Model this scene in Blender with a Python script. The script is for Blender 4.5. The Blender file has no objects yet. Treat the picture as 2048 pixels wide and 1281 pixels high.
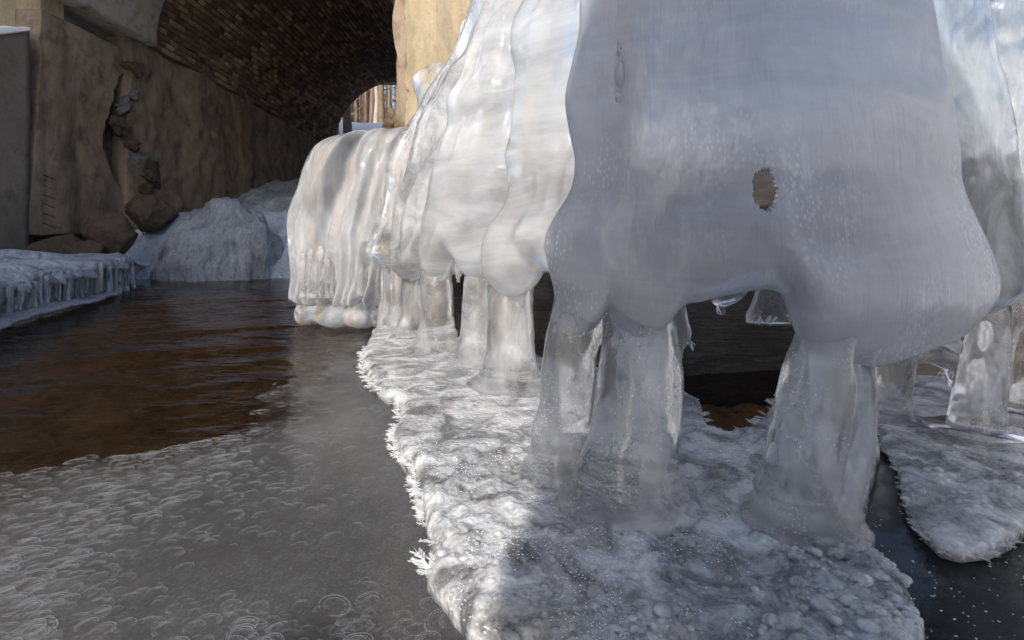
import bpy, bmesh, math, random
import numpy as np
from mathutils import Vector, Matrix, geometry

random.seed(7)
RNG = np.random.default_rng(7)
SC = bpy.context.scene
COL = SC.collection

# ------------------------------------------------------------------ camera
CAM_H = 0.32
cam_d = bpy.data.cameras.new('camera')
cam = bpy.data.objects.new('camera', cam_d)
COL.objects.link(cam)
cam.location = (0, 0, CAM_H)
cam.rotation_euler = (math.radians(90), 0, 0)
cam_d.sensor_width = 36
cam_d.lens = 18.0
cam_d.shift_y = -(640.5 - 490) / 2048
cam_d.clip_start = 0.01
cam_d.clip_end = 600
SC.camera = cam

# ------------------------------------------------------------------ world, sun, exposure
SUN_TO = Vector((-0.22, -0.82, 0.48)).normalized()
elev = math.asin(SUN_TO.z)
w = bpy.data.worlds.new('World')
SC.world = w
w.use_nodes = True
nt = w.node_tree
sky = nt.nodes.new('ShaderNodeTexSky')
sky.sky_type = 'NISHITA'
sky.sun_disc = False
sky.sun_elevation = elev
sky.sun_rotation = math.atan2(SUN_TO.x, SUN_TO.y)
bg = nt.nodes['Background']
nt.links.new(sky.outputs[0], bg.inputs[0])
sky.dust_density = 2.5
bg.inputs[1].default_value = 0.15
sun_d = bpy.data.lights.new('sun', 'SUN')
sun_d.energy = 4.2
sun_d.angle = math.radians(0.9)
sun_d.color = (1.0, 0.95, 0.88)
sun = bpy.data.objects.new('sun', sun_d)
COL.objects.link(sun)
sun.rotation_euler = SUN_TO.to_track_quat('Z', 'Y').to_euler()
SC.view_settings.view_transform = 'Standard'
SC.view_settings.look = 'None'
SC.view_settings.gamma = 1.0
SC.view_settings.exposure = 0.38
SC.view_settings.use_curve_mapping = False
SC.cycles.use_denoising = True
SC.cycles.max_bounces = 9
SC.cycles.transmission_bounces = 9
SC.cycles.transparent_max_bounces = 10
SC.cycles.diffuse_bounces = 4
SC.cycles.glossy_bounces = 6
SC.cycles.sample_clamp_indirect = 4.0
SC.cycles.blur_glossy = 0.5
SC.cycles.use_adaptive_sampling = True
SC.cycles.adaptive_threshold = 0.06

# ------------------------------------------------------------------ helpers
F = 1024.0
def W(px, py, d):
    """point seen at picture position px, py that stands d metres in front of the lens"""
    return np.array([(px - 1024) / F * d, d, CAM_H - (py - 490) / F * d])
def G(px, py, z=0.0):
    d = (CAM_H - z) * F / (py - 490)
    return np.array([(px - 1024) / F * d, d, z])

def _h(ix, iy, iz, seed):
    n = (ix * 374761393 + iy * 668265263 + iz * 2147483647 + seed * 974634777) & 0xffffffff
    n = ((n ^ (n >> 13)) * 1274126177) & 0xffffffff
    n = ((n ^ (n >> 16)) * 2246822519) & 0xffffffff
    return ((n ^ (n >> 15)) & 0xffffff) / 16777215.0
def vnoise(x, y, z=0.0, seed=0):
    x, y, z = np.broadcast_arrays(np.asarray(x, float), np.asarray(y, float), np.asarray(z, float))
    xi, yi, zi = [np.floor(a).astype(np.int64) for a in (x, y, z)]
    fx, fy, fz = x - xi, y - yi, z - zi
    fx, fy, fz = [f * f * f * (f * (f * 6 - 15) + 10) for f in (fx, fy, fz)]
    r = 0
    for a in (0, 1):
        for b in (0, 1):
            for c in (0, 1):
                r = r + _h(xi + a, yi + b, zi + c, seed) * (fx if a else 1 - fx) * (fy if b else 1 - fy) * (fz if c else 1 - fz)
    return r * 2 - 1
def fbm(x, y, z=0.0, seed=0, oct=4, gain=0.5):
    r, a, s = 0, 1.0, 0
    for o in range(oct):
        r = r + a * vnoise(np.asarray(x) * 2 ** o, np.asarray(y) * 2 ** o, np.asarray(z) * 2 ** o, seed + o * 17)
        s += a
        a *= gain
    return r / s
def cells(x, y, scale, seed=0):
    """distance to the nearest jittered cell point and that cell's random number"""
    x = np.asarray(x) * scale; y = np.asarray(y) * scale
    xi, yi = np.floor(x).astype(np.int64), np.floor(y).astype(np.int64)
    best = np.full(x.shape, 9.0); rid = np.zeros(x.shape)
    for a in (-1, 0, 1):
        for b in (-1, 0, 1):
            cx = xi + a + 0.15 + 0.7 * _h(xi + a, yi + b, 0 * xi, seed)
            cy = yi + b + 0.15 + 0.7 * _h(xi + a, yi + b, 0 * xi + 1, seed)
            d = np.hypot(x - cx, y - cy)
            m = d < best
            best = np.where(m, d, best)
            rid = np.where(m, _h(xi + a, yi + b, 0 * xi + 2, seed), rid)
    return best, rid

def mesh_obj(name, v, f, mat, parent=None, smooth=True):
    me = bpy.data.meshes.new(name)
    v = [tuple(map(float, p)) for p in v]
    me.from_pydata(v, [], [tuple(map(int, q)) for q in f])
    me.update()
    if smooth:
        me.polygons.foreach_set('use_smooth', [True] * len(me.polygons))
    if mat:
        me.materials.append(mat)
    o = bpy.data.objects.new(name, me)
    COL.objects.link(o)
    if parent:
        o.parent = parent
        o.matrix_parent_inverse = Matrix.Translation(-Vector(parent.location))
    return o
def copy_obj(src, loc, rot=(0, 0, 0), scale=(1, 1, 1), parent=None):
    o = src.copy()
    COL.objects.link(o)
    o.parent = parent
    if parent:
        o.matrix_parent_inverse = Matrix.Translation(-Vector(parent.location))
    o.location = loc; o.rotation_euler = rot; o.scale = scale
    return o
def tag(o, label, cat, group=None):
    o['label'] = label; o['category'] = cat
    if group: o['group'] = group
    return o
def thing(name, loc, label, cat, group=None):
    o = bpy.data.objects.new(name, None)
    o.empty_display_size = 0.05
    COL.objects.link(o)
    o.location = tuple(map(float, loc))
    return tag(o, label, cat, group)
def kind(o, k):
    o['kind'] = k
    return o
def grid_faces(nu, nv, wrap=False, off=0, flip=False):
    f = []
    for j in range(nv - 1):
        for i in range(nu if wrap else nu - 1):
            a, b = off + j * nu + i, off + j * nu + (i + 1) % nu
            q = (a, b, b + nu, a + nu)
            f.append(q[::-1] if flip else q)
    return f
def interp(pts, x):
    pts = sorted(pts)
    return np.interp(x, [p[0] for p in pts], [p[1] for p in pts])
def sinterp(pts, x):
    """smooth (cubic Hermite) interpolation through sorted points"""
    pts = sorted(pts)
    xs = np.array([p[0] for p in pts], float); ys = np.array([p[1] for p in pts], float)
    m = np.gradient(ys, xs) if len(xs) > 2 else np.array([(ys[1] - ys[0]) / (xs[1] - xs[0])] * 2)
    x = np.clip(np.asarray(x, float), xs[0], xs[-1])
    k = np.clip(np.searchsorted(xs, x) - 1, 0, len(xs) - 2)
    h = xs[k + 1] - xs[k]; t = (x - xs[k]) / h
    return ((2*t**3-3*t**2+1)*ys[k] + (t**3-2*t**2+t)*h*m[k] + (-2*t**3+3*t**2)*ys[k+1] + (t**3-t**2)*h*m[k+1])

# ------------------------------------------------------------------ materials
class NB:
    def __init__(s, name):
        s.m = bpy.data.materials.new(name)
        s.m.use_nodes = True
        s.t = s.m.node_tree
        s.p = s.t.nodes['Principled BSDF']
        s.geo = s.t.nodes.new('ShaderNodeNewGeometry')
    def n(s, kind, **kw):
        o = s.t.nodes.new(kind)
        for k, v in kw.items():
            setattr(o, k, v)
        return o
    def put(s, node, sock, v):
        if hasattr(v, 'is_output'):
            s.t.links.new(v, node.inputs[sock])
        else:
            node.inputs[sock].default_value = v
        return node
    def pos(s, scale=(1, 1, 1)):
        mp = s.n('ShaderNodeMapping')
        s.t.links.new(s.geo.outputs['Position'], mp.inputs[0])
        mp.inputs['Scale'].default_value = scale
        return mp.outputs[0]
    def noise(s, scale, detail=4, rough=0.55, stretch=(1, 1, 1), dist=0.0):
        o = s.n('ShaderNodeTexNoise')
        s.put(o, 'Vector', s.pos(stretch)); s.put(o, 'Scale', scale); s.put(o, 'Detail', detail)
        s.put(o, 'Roughness', rough); s.put(o, 'Distortion', dist)
        return o.outputs[0]
    def voro(s, scale, feature='F1', stretch=(1, 1, 1), out='Distance', rand=1.0):
        o = s.n('ShaderNodeTexVoronoi', feature=feature)
        s.put(o, 'Vector', s.pos(stretch)); s.put(o, 'Scale', scale); s.put(o, 'Randomness', rand)
        return o.outputs[out]
    def ramp(s, fac, stops, interp='LINEAR'):
        o = s.n('ShaderNodeValToRGB')
        o.color_ramp.interpolation = interp
        e = o.color_ramp.elements
        while len(e) < len(stops): e.new(0.5)
        for k, (p, c) in enumerate(stops):
            e[k].position = p
            e[k].color = (*c, 1) if isinstance(c, tuple) else (c, c, c, 1)
        s.t.links.new(fac, o.inputs[0])
        return o.outputs[0]
    def mix(s, fac, a, b, blend='MIX'):
        o = s.n('ShaderNodeMix', data_type='RGBA', blend_type=blend)
        s.put(o, 0, fac)
        for k, v in ((6, a), (7, b)):
            s.put(o, k, (*v, 1) if isinstance(v, tuple) else v)
        return o.outputs[2]
    def math(s, op, a, b=0.0):
        o = s.n('ShaderNodeMath', operation=op)
        s.put(o, 0, a); s.put(o, 1, b)
        return o.outputs[0]
    def bump(s, height, strength=0.4, dist=0.01, prev=None):
        o = s.n('ShaderNodeBump')
        s.put(o, 'Strength', strength); s.put(o, 'Distance', dist); s.put(o, 'Height', height)
        if prev is not None: s.put(o, 'Normal', prev)
        return o.outputs[0]
    def set(s, **kw):
        for k, v in kw.items():
            key = k.replace('_', ' ')
            if isinstance(v, tuple): v = (*v, 1) if len(v) == 3 and 'Radius' not in key else v
            s.put(s.p, key, v)
        return s

def ice_material(name, base, trans_lo, trans_hi, rough, radius, cloud_scale=9.0, stretch=(1, 1, 0.5), bump=0.15, grain=0.0, ior=1.31, streak=False, clear=0.0):
    b = NB(name)
    n1 = b.noise(cloud_scale, 5, 0.6, stretch, 0.6)
    tr = b.ramp(n1, [(0.36, trans_lo), (0.64, trans_hi)])
    tr2 = b.math('MULTIPLY', tr, 1.0)
    n2 = b.noise(cloud_scale * 9, 3, 0.6, (1, 1, 0.35))
    if grain:
        v = b.voro(260, 'F1')
        sp = b.ramp(v, [(0.10, 1.0), (0.32, 0.0)])
        keep = b.ramp(b.noise(14, 2), [(0.5, 0.0), (0.62, 1.0)])
        gr = b.math('MULTIPLY', b.math('MULTIPLY', sp, keep), grain)
        tr2 = b.math('MULTIPLY', tr, b.math('SUBTRACT', 1.0, gr))
    if streak:
        sv = b.ramp(b.noise(26, 3, 0.7, (3, 3, 0.2)), [(0.54, 0.0), (0.75, 1.0)])
        patch = b.ramp(b.noise(5, 4, 0.6), [(0.48, 0.0), (0.66, 1.0)])
        bub = b.ramp(b.voro(210, 'F1', (1, 1, 0.5)), [(0.15, 1.0), (0.45, 0.0)])
        mlk = b.math('MAXIMUM', b.math('MULTIPLY', b.math('MULTIPLY', sv, patch), 0.45), b.math('MULTIPLY', b.math('MULTIPLY', bub, patch), 0.5))
        tr2 = b.math('MULTIPLY', tr2, b.math('SUBTRACT', 1.0, mlk))
    col = b.mix(b.ramp(n2, [(0.3, 0.0), (0.75, 1.0)]), tuple(c * 0.95 for c in base), base)
    if streak: col = b.mix(mlk, col, (0.82, 0.84, 0.88))
    nb = b.bump(b.noise(26, 3, 0.5, (1, 1, 0.7)), bump, 0.012)
    nb = b.bump(n2, bump * 0.3, 0.002, nb)
    if streak:
        nb = b.bump(b.noise(60, 3, 0.6, (2.5, 2.5, 0.15)), 0.30, 0.003, nb)
        nb = b.bump(b.math('MULTIPLY', b.voro(95, 'F1', (1, 1, 0.6)), patch), 0.35, 0.004, nb)
    b.set(Base_Color=col, Roughness=rough, IOR=ior, Transmission_Weight=tr2, Subsurface_Weight=1.0,
          Subsurface_Radius=radius, Subsurface_Scale=1.0, Normal=nb)
    if clear:
        tb = b.n('ShaderNodeBsdfTransparent'); mx = b.n('ShaderNodeMixShader'); mx.inputs[0].default_value = clear
        b.t.links.new(b.p.outputs[0], mx.inputs[1]); b.t.links.new(tb.outputs[0], mx.inputs[2]); b.t.links.new(mx.outputs[0], b.t.nodes['Material Output'].inputs[0])
    return b.m
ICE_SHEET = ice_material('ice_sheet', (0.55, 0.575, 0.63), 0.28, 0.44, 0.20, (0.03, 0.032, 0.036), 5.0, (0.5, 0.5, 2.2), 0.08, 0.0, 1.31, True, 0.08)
ICE_WHITE = ice_material('ice_white', (0.80, 0.81, 0.82), 0.64, 0.80, 0.04, (0.03, 0.033, 0.036), 5.0, (0.6, 0.6, 2.6), 0.05, clear=0.12)
ICE_COLUMN = ice_material('ice_column', (0.92, 0.93, 0.94), 0.78, 0.96, 0.008, (0.03, 0.033, 0.036), 9.0, (1.4, 1.4, 0.6), 0.03, 0.35, clear=0.06)
ICE_BLOCK = ice_material('ice_block', (0.80, 0.81, 0.82), 0.66, 0.82, 0.03, (0.03, 0.033, 0.036), 6.0, (1.6, 1.6, 0.5), 0.05, clear=0.1)
ICE_GLASS = ice_material('ice_glass', (0.90, 0.91, 0.92), 0.70, 0.95, 0.015, (0.03, 0.033, 0.036), 10.0, (1, 1, 1), 0.05, clear=0.12)
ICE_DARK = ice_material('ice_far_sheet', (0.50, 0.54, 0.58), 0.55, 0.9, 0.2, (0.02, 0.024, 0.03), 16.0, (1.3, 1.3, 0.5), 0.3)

def core_material():
    b = NB('cloudy_core')
    tb = b.n('ShaderNodeBsdfTransparent'); mx = b.n('ShaderNodeMixShader')
    sp = b.ramp(b.voro(190, 'F1', (1, 1, 0.7)), [(0.12, 0.75), (0.42, 0.0)])
    cl = b.ramp(b.noise(22, 4, 0.65, (1, 1, 0.35)), [(0.45, 0.0), (0.75, 0.5)])
    b.t.links.new(b.math('MAXIMUM', b.math('MULTIPLY', sp, b.ramp(b.noise(12, 2), [(0.42, 0.0), (0.6, 1.0)])), cl), mx.inputs[0])
    b.t.links.new(tb.outputs[0], mx.inputs[1]); b.t.links.new(b.p.outputs[0], mx.inputs[2]); b.t.links.new(mx.outputs[0], b.t.nodes['Material Output'].inputs[0])
    b.set(Base_Color=(0.85, 0.86, 0.88), Roughness=0.4)
    return b.m
ICE_CORE = core_material()
def shelf_material():
    b = NB('ice_shelf')
    cl = b.noise(16, 6, 0.66, (1, 1, 1), 0.8)
    tr = b.ramp(cl, [(0.40, 0.22), (0.62, 0.86)])
    v = b.voro(150)
    fine = b.noise(240, 3, 0.7)
    col = b.mix(b.ramp(fine, [(0.35, 0.0), (0.7, 1.0)]), (0.66, 0.67, 0.68), (0.84, 0.845, 0.85))
    warm = b.ramp(b.noise(7, 3), [(0.6, 0.0), (0.75, 0.5)])
    col = b.mix(warm, col, (0.80, 0.74, 0.64))
    nb = b.bump(b.math('SUBTRACT', 1.0, v), 0.55, 0.004)
    nb = b.bump(fine, 0.3, 0.0012, nb)
    b.set(Base_Color=col, Roughness=b.ramp(fine, [(0.3, 0.08), (0.7, 0.25)]), IOR=1.31, Transmission_Weight=tr, Subsurface_Weight=1.0,
          Subsurface_Radius=(0.012, 0.013, 0.014), Subsurface_Scale=1.0, Normal=nb)
    return b.m
SHELF = shelf_material()

def stream_ice_material(name, dark, pale, lo, hi, thin=False):
    b = NB(name)
    big = b.noise(3.2, 5, 0.6, (1, 0.8, 1), 0.5)
    v = b.voro(75, 'F1', (1, 0.7, 1))
    v2 = b.voro(260, 'F1', (1, 0.7, 1))
    ring = b.ramp(v, [(0.05, 0.10), (0.26, 0.18), (0.36, 0.5), (0.46, 0.0)])
    dots = b.ramp(v2, [(0.08, 1.0), (0.24, 0.0)])
    fine = b.noise(300, 3, 0.75)
    cover = b.ramp(big, [(lo, 0.12), (hi, 1.0)])
    tex = b.math('ADD', b.math('MULTIPLY', ring, 0.25), b.math('MULTIPLY', dots, 0.35))
    tex = b.math('ADD', tex, b.math('MULTIPLY', b.ramp(fine, [(0.45, 0.0), (0.72, 0.8)]), 0.3))
    fac = b.math('MULTIPLY', tex, cover)
    fac = b.math('MINIMUM', b.math('ADD', fac, b.math('MULTIPLY', cover, 0.16)), 1.0)
    col = b.mix(fac, dark, pale)
    nb = b.bump(tex, 0.12, 0.002)
    nb = b.bump(b.noise(20, 2), 0.10, 0.006, nb)
    b.set(Base_Color=col, Roughness=b.ramp(fac, [(0.0, 0.08), (0.5, 0.22)]), IOR=1.31, Normal=nb)
    if thin:
        at = b.n('ShaderNodeAttribute', attribute_name='thickness')
        tb = b.n('ShaderNodeBsdfTransparent'); mx = b.n('ShaderNodeMixShader')
        b.t.links.new(at.outputs['Fac'], mx.inputs[0]); b.t.links.new(tb.outputs[0], mx.inputs[1]); b.t.links.new(b.p.outputs[0], mx.inputs[2])
        b.t.links.new(mx.outputs[0], b.t.nodes['Material Output'].inputs[0])
    return b.m
STREAM_ICE = stream_ice_material('stream_ice', (0.048, 0.047, 0.046), (0.22, 0.225, 0.235), 0.22, 0.70, True)
BLACK_ICE = stream_ice_material('black_ice', (0.008, 0.008, 0.008), (0.12, 0.125, 0.13), 0.40, 0.75)

def water_material():
    b = NB('water')
    nb = b.bump(b.noise(14, 3, 0.5, (0.5, 1.6, 1), 0.4), 0.22, 0.03)
    nb = b.bump(b.noise(50, 2, 0.5, (0.5, 1.4, 1), 0.3), 0.12, 0.006, nb)
    fr = b.n('ShaderNodeFresnel'); fr.inputs[0].default_value = 1.333; b.t.links.new(nb, fr.inputs[1])
    tb = b.n('ShaderNodeBsdfTransparent'); tb.inputs[0].default_value = (0.80, 0.64, 0.46, 1)
    gb = b.n('ShaderNodeBsdfGlossy'); gb.inputs['Roughness'].default_value = 0.02; b.t.links.new(nb, gb.inputs['Normal'])
    mx = b.n('ShaderNodeMixShader')
    b.t.links.new(fr.outputs[0], mx.inputs[0]); b.t.links.new(tb.outputs[0], mx.inputs[1]); b.t.links.new(gb.outputs[0], mx.inputs[2])
    b.t.links.new(mx.outputs[0], b.t.nodes['Material Output'].inputs[0])
    return b.m
WATER = water_material()

def rough_material(name, c1, c2, c3, scale, streak=(1, 1, 1), bump=0.6, bdist=0.03, rough=0.9, stain=None, speck=60):
    b = NB(name)
    n1 = b.noise(scale, 6, 0.62, streak, 0.4)
    n2 = b.noise(scale * 3.7, 5, 0.65, streak)
    col = b.mix(b.ramp(n1, [(0.32, 0.0), (0.68, 1.0)]), c1, c2)
    col = b.mix(b.ramp(n2, [(0.50, 0.0), (0.76, 1.0)]), col, c3)
    if stain:
        st = b.ramp(b.noise(scale * 0.8, 4, 0.6, (2.2, 2.2, 0.3), 0.3), [(0.5, 0.0), (0.68, 0.75)])
        col = b.mix(st, col, stain)
    fine = b.noise(speck, 4, 0.7)
    col = b.mix(0.35, col, b.ramp(fine, [(0.25, 0.35), (0.75, 1.0)]), 'MULTIPLY')
    nb = b.bump(n2, bump, bdist)
    nb = b.bump(fine, bump, bdist * 0.25, nb)
    b.set(Base_Color=col, Roughness=rough, Normal=nb, Specular_IOR_Level=0.25)
    return b.m
CONCRETE = rough_material('abutment_concrete', (0.22, 0.165, 0.118), (0.34, 0.265, 0.195), (0.11, 0.078, 0.058), 1.6, (1, 1, 0.8), 0.5, 0.03, stain=(0.06, 0.05, 0.03))
WING = rough_material('wing_wall_concrete', (0.15, 0.13, 0.11), (0.205, 0.18, 0.155), (0.10, 0.085, 0.072), 1.8, (1, 1, 0.7), 0.5, 0.03)
RENDERED = rough_material('sunlit_render', (0.33, 0.265, 0.17), (0.42, 0.345, 0.235), (0.24, 0.195, 0.13), 2.2, (1.4, 1.4, 0.45), 0.5, 0.03, stain=(0.22, 0.19, 0.135), speck=45)  # tan plaster colour of the bridge faces
MASONRY = rough_material('pier_masonry', (0.27, 0.18, 0.10), (0.34, 0.25, 0.15), (0.16, 0.11, 0.065), 5, (1, 1, 1), 0.8, 0.05)
VAULTRING = rough_material('vault_concrete', (0.30, 0.28, 0.24), (0.40, 0.38, 0.33), (0.17, 0.105, 0.062), 2.0, (1, 1, 1), 0.4, 0.03, stain=(0.26, 0.15, 0.08))
MORTAR = rough_material('vault_mortar', (0.075, 0.055, 0.038), (0.12, 0.09, 0.06), (0.045, 0.032, 0.026), 2.0, (1, 1, 1), 0.5, 0.02)
ROCK = rough_material('stream_rock', (0.075, 0.058, 0.042), (0.13, 0.10, 0.075), (0.038, 0.03, 0.025), 5.0, (1, 1, 1), 0.8, 0.04)
GREYSTONE = rough_material('rubble_stone', (0.12, 0.115, 0.11), (0.20, 0.195, 0.19), (0.05, 0.045, 0.042), 7.0, (1, 1, 1), 0.8, 0.03)
IRON = rough_material('iron', (0.02, 0.017, 0.015), (0.035, 0.025, 0.02), (0.03, 0.02, 0.015), 20)
BEDROCK = rough_material('dark_ledge', (0.024, 0.02, 0.017), (0.05, 0.042, 0.035), (0.09, 0.082, 0.074), 9.0, (0.35, 0.6, 3.0), 0.9, 0.02, 0.55)
BED = rough_material('stream_bed', (0.24, 0.165, 0.095), (0.44, 0.31, 0.18), (0.04, 0.028, 0.018), 6.0, (1, 1, 1), 0.8, 0.04)
ICE_BLUE = rough_material('ice_shaded', (0.42, 0.50, 0.63), (0.58, 0.66, 0.78), (0.30, 0.35, 0.44), 5.0, (1, 1, 0.7), 0.9, 0.06, 0.35, None, 40)  # blue of the shade at the tunnel mouth is put into this ice colour
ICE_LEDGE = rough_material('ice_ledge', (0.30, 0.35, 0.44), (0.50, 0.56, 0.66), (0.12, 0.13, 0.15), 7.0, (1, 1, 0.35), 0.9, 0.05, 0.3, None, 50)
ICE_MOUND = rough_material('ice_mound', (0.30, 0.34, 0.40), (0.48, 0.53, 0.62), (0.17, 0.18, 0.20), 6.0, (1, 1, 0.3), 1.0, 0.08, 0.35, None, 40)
SNOW = rough_material('snow', (0.80, 0.82, 0.86), (0.86, 0.87, 0.89), (0.74, 0.77, 0.82), 1.2, (1, 1, 1), 0.3, 0.05, 0.7)
BARK = rough_material('bark', (0.16, 0.115, 0.08), (0.24, 0.18, 0.13), (0.09, 0.065, 0.05), 8, (2, 2, 0.3), 0.7, 0.03)
PALEBARK = rough_material('pale_bark', (0.40, 0.34, 0.25), (0.50, 0.43, 0.33), (0.24, 0.19, 0.14), 8, (2, 2, 0.4), 0.5, 0.03)

def brick_material(name, per_island):
    b = NB(name)
    if per_island:
        r = b.geo.outputs['Random Per Island']
    else:
        r = b.n('ShaderNodeObjectInfo').outputs['Random']
    col = b.ramp(r, [(0.0, (0.10, 0.058, 0.036)), (0.35, (0.17, 0.10, 0.06)), (0.6, (0.24, 0.15, 0.085)), (0.85, (0.34, 0.23, 0.13)), (1.0, (0.38, 0.28, 0.19))])
    col = b.mix(b.ramp(b.noise(2.0, 4), [(0.42, 0.0), (0.62, 0.7)]), col, (0.11, 0.075, 0.055))
    b.set(Base_Color=col, Roughness=0.9, Normal=b.bump(b.noise(40, 4), 0.6, 0.01))
    return b.m
BRICK = brick_material('brick', False)
BRICK_FAR = brick_material('brick_far', True)

b = NB('frost')
b.set(Base_Color=(0.90, 0.92, 0.95), Roughness=0.55, Subsurface_Weight=0.6, Subsurface_Radius=(0.004, 0.004, 0.005), Subsurface_Scale=1.0, Transmission_Weight=0.15, IOR=1.31)
FROST = b.m
def bubble_material(name, base, c0, c1, c2):
    b = NB(name)
    t = b.t
    lw = b.n('ShaderNodeLayerWeight'); lw.inputs[0].default_value = 0.45
    tr = b.n('ShaderNodeBsdfTransparent')
    mx = b.n('ShaderNodeMixShader')
    fine = b.noise(400, 2)
    fac = b.ramp(lw.outputs['Facing'], [(0.0, c0), (0.72, c1), (1.0, c2)])
    t.links.new(fac, mx.inputs[0])
    t.links.new(tr.outputs[0], mx.inputs[1])
    t.links.new(b.p.outputs[0], mx.inputs[2])
    t.links.new(mx.outputs[0], t.nodes['Material Output'].inputs[0])
    b.set(Base_Color=base, Roughness=0.10, IOR=1.31)
    return b.m
BUBBLE = bubble_material('air_bubble', (0.36, 0.37, 0.38), 0.22, 0.32, 0.6)
SHELF_BUBBLE = bubble_material('shelf_bubble', (0.8, 0.81, 0.82), 0.06, 0.18, 0.9)

# ================================================================== THE SETTING
def smooth(a, b_, x):
    t = np.clip((np.asarray(x, float) - a) / (b_ - a), 0, 1)
    return t * t * (3 - 2 * t)

# ground: one snowy sheet to the horizon with the stream channel cut into it
def ground_z(x, y):
    left = smooth(-4.9, -7.5, x) * 2.2
    right = smooth(1.7, 3.6, x) * 1.9
    z = -0.16 + left + right
    inside = smooth(4.6, 6.0, y) * 0.7 + smooth(6.0, 10.5, y) * 0.95 + smooth(10.5, 13.5, y) * 1.5
    beyond = smooth(13.5, 18.5, y) * 1.7 + smooth(30, 80, y) * 5.0
    z = np.where(y > 4.6, np.maximum(z, -0.16 + inside) + beyond, z)
    z = z + fbm(x * 0.5, y * 0.5, 0, 3, 4) * 0.18 * smooth(0.3, 1.5, z)
    return z
xs = np.concatenate([-np.geomspace(400, 8.2, 22), np.linspace(-8, 6, 113), np.geomspace(6.3, 400, 24)])
ys = np.concatenate([-np.geomspace(400, 3.2, 22), np.linspace(-3, 30, 180), np.geomspace(31, 400, 24)])
X, Y = np.meshgrid(xs, ys)
Z = ground_z(X, Y)
o = mesh_obj('ground', np.stack([X, Y, Z], -1).reshape(-1, 3), grid_faces(len(xs), len(ys)), SNOW)
kind(o, 'structure')

# stream bed with stones, under the water
xs = np.linspace(-4.8, 2.2, 220); ys = np.linspace(-2.5, 5.6, 240)
X, Y = np.meshgrid(xs, ys)
c1, r1 = cells(X + 0.1 * fbm(X * 3, Y * 3), Y, 4.0, 5)
c2, r2 = cells(X, Y, 9.0, 9)
Z = -0.135 + 0.05 * np.maximum(0, 1 - c1 * 1.5) * (r1 > 0.45) + 0.025 * np.maximum(0, 1 - c2 * 1.6) * (r2 > 0.3) + 0.012 * fbm(X * 5, Y * 5, 0, 2)
kind(mesh_obj('stream_bed', np.stack([X, Y, Z], -1).reshape(-1, 3), grid_faces(len(xs), len(ys)), BED), 'structure')

# running water
nx, ny = 300, 420
xs = np.linspace(-4.75, 2.1, nx); ys = np.linspace(-2.4, 5.6, ny)
X, Y = np.meshgrid(xs, ys)
fx, fy = X * 0.75 + Y * 0.55, Y * 0.85 - X * 0.55
amp = 0.35 + 0.65 * smooth(0.7, 2.2, Y)
Z = -0.022 + amp * (0.010 * fbm(fx * 1.6, fy * 5.0, 0, 11, 3) + 0.006 * fbm(fx * 4.5, fy * 13, 0, 14, 3))
Z += 0.03 * smooth(3.9, 5.0, Y) * (0.5 + 0.5 * fbm(X * 3, Y * 6, 0, 19, 3))
kind(mesh_obj('stream_water', np.stack([X, Y, Z], -1).reshape(-1, 3), grid_faces(nx, ny), WATER), 'structure')

# ------------------------------------------------------------------ the bridge
XL, XR, YF, YB = -4.24, -1.08, 4.75, 12.3
SPRING = 2.65
RAD = (XR - XL) / 2
XC = (XL + XR) / 2
bridge = thing('stone_bridge', (XC, YF, 0), 'old stone and brick arch bridge whose dark tunnel spans the stream', 'bridge')

def wall_patch(name, u0, u1, v0, v1, nu, nv, place, mat, parent, amp=0.02, seed=0, edge_fn=None):
    """rough wall piece: place(u, v, depth) -> point; the back closes it into a slab"""
    U, V = np.meshgrid(np.linspace(0, 1, nu), np.linspace(0, 1, nv))
    v = v0 + (v1 - v0) * V
    if edge_fn:
        a, c = edge_fn(v)
        u = a + (c - a) * U
    else:
        u = u0 + (u1 - u0) * U
    d = amp * fbm(u * 1.7, v * 1.7, seed, seed, 4) + amp * 0.4 * fbm(u * 9, v * 9, seed, seed + 3, 3)
    front = np.stack(place(u, v, d), -1).reshape(-1, 3)
    back = np.stack(place(u, v, d * 0 - 0.25), -1).reshape(-1, 3)
    n = nu * nv
    f = grid_faces(nu, nv) + grid_faces(nu, nv, off=n, flip=True)
    ring = [i for i in range(nu)] + [j * nu + nu - 1 for j in range(1, nv)] + [(nv - 1) * nu + i for i in range(nu - 2, -1, -1)] + [j * nu for j in range(nv - 2, 0, -1)]
    for k in range(len(ring)):
        a, c = ring[k], ring[(k + 1) % len(ring)]
        f.append((a, a + n, c + n, c))
    o = mesh_obj(name, np.concatenate([front, back]), f, mat, parent, smooth=False)
    me = o.data
    me.polygons.foreach_set('use_smooth', [i < 2 * (nu - 1) * (nv - 1) for i in range(len(me.polygons))])
    return o
# left abutment, front panel with its broken inner edge
def ed(v):
    front = 4.58 + 0.06 * v + 0.012 * fbm(v * 6, 0 * v, 0, 4)
    back = sinterp([(-0.3, 5.6), (0.45, 5.62), (0.62, 5.86), (0.8, 5.82), (1.1, 5.58), (1.45, 5.47), (1.85, 5.55), (2.2, 5.66), (2.38, 5.84), (2.55, 5.88)], v) + 0.05 * fbm(v * 5, 0 * v, 0, 8, 3)
    return front, back
wall_patch('abutment_panel', 0, 1, 0.42, 2.50, 90, 110, lambda u, v, d: (XL - 0.10 + d + 0 * u, u, v + 0.05 * fbm(u * 3, v * 0, 0, 41) * (v < 0.6)), CONCRETE, bridge, 0.03, 3, ed)
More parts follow.
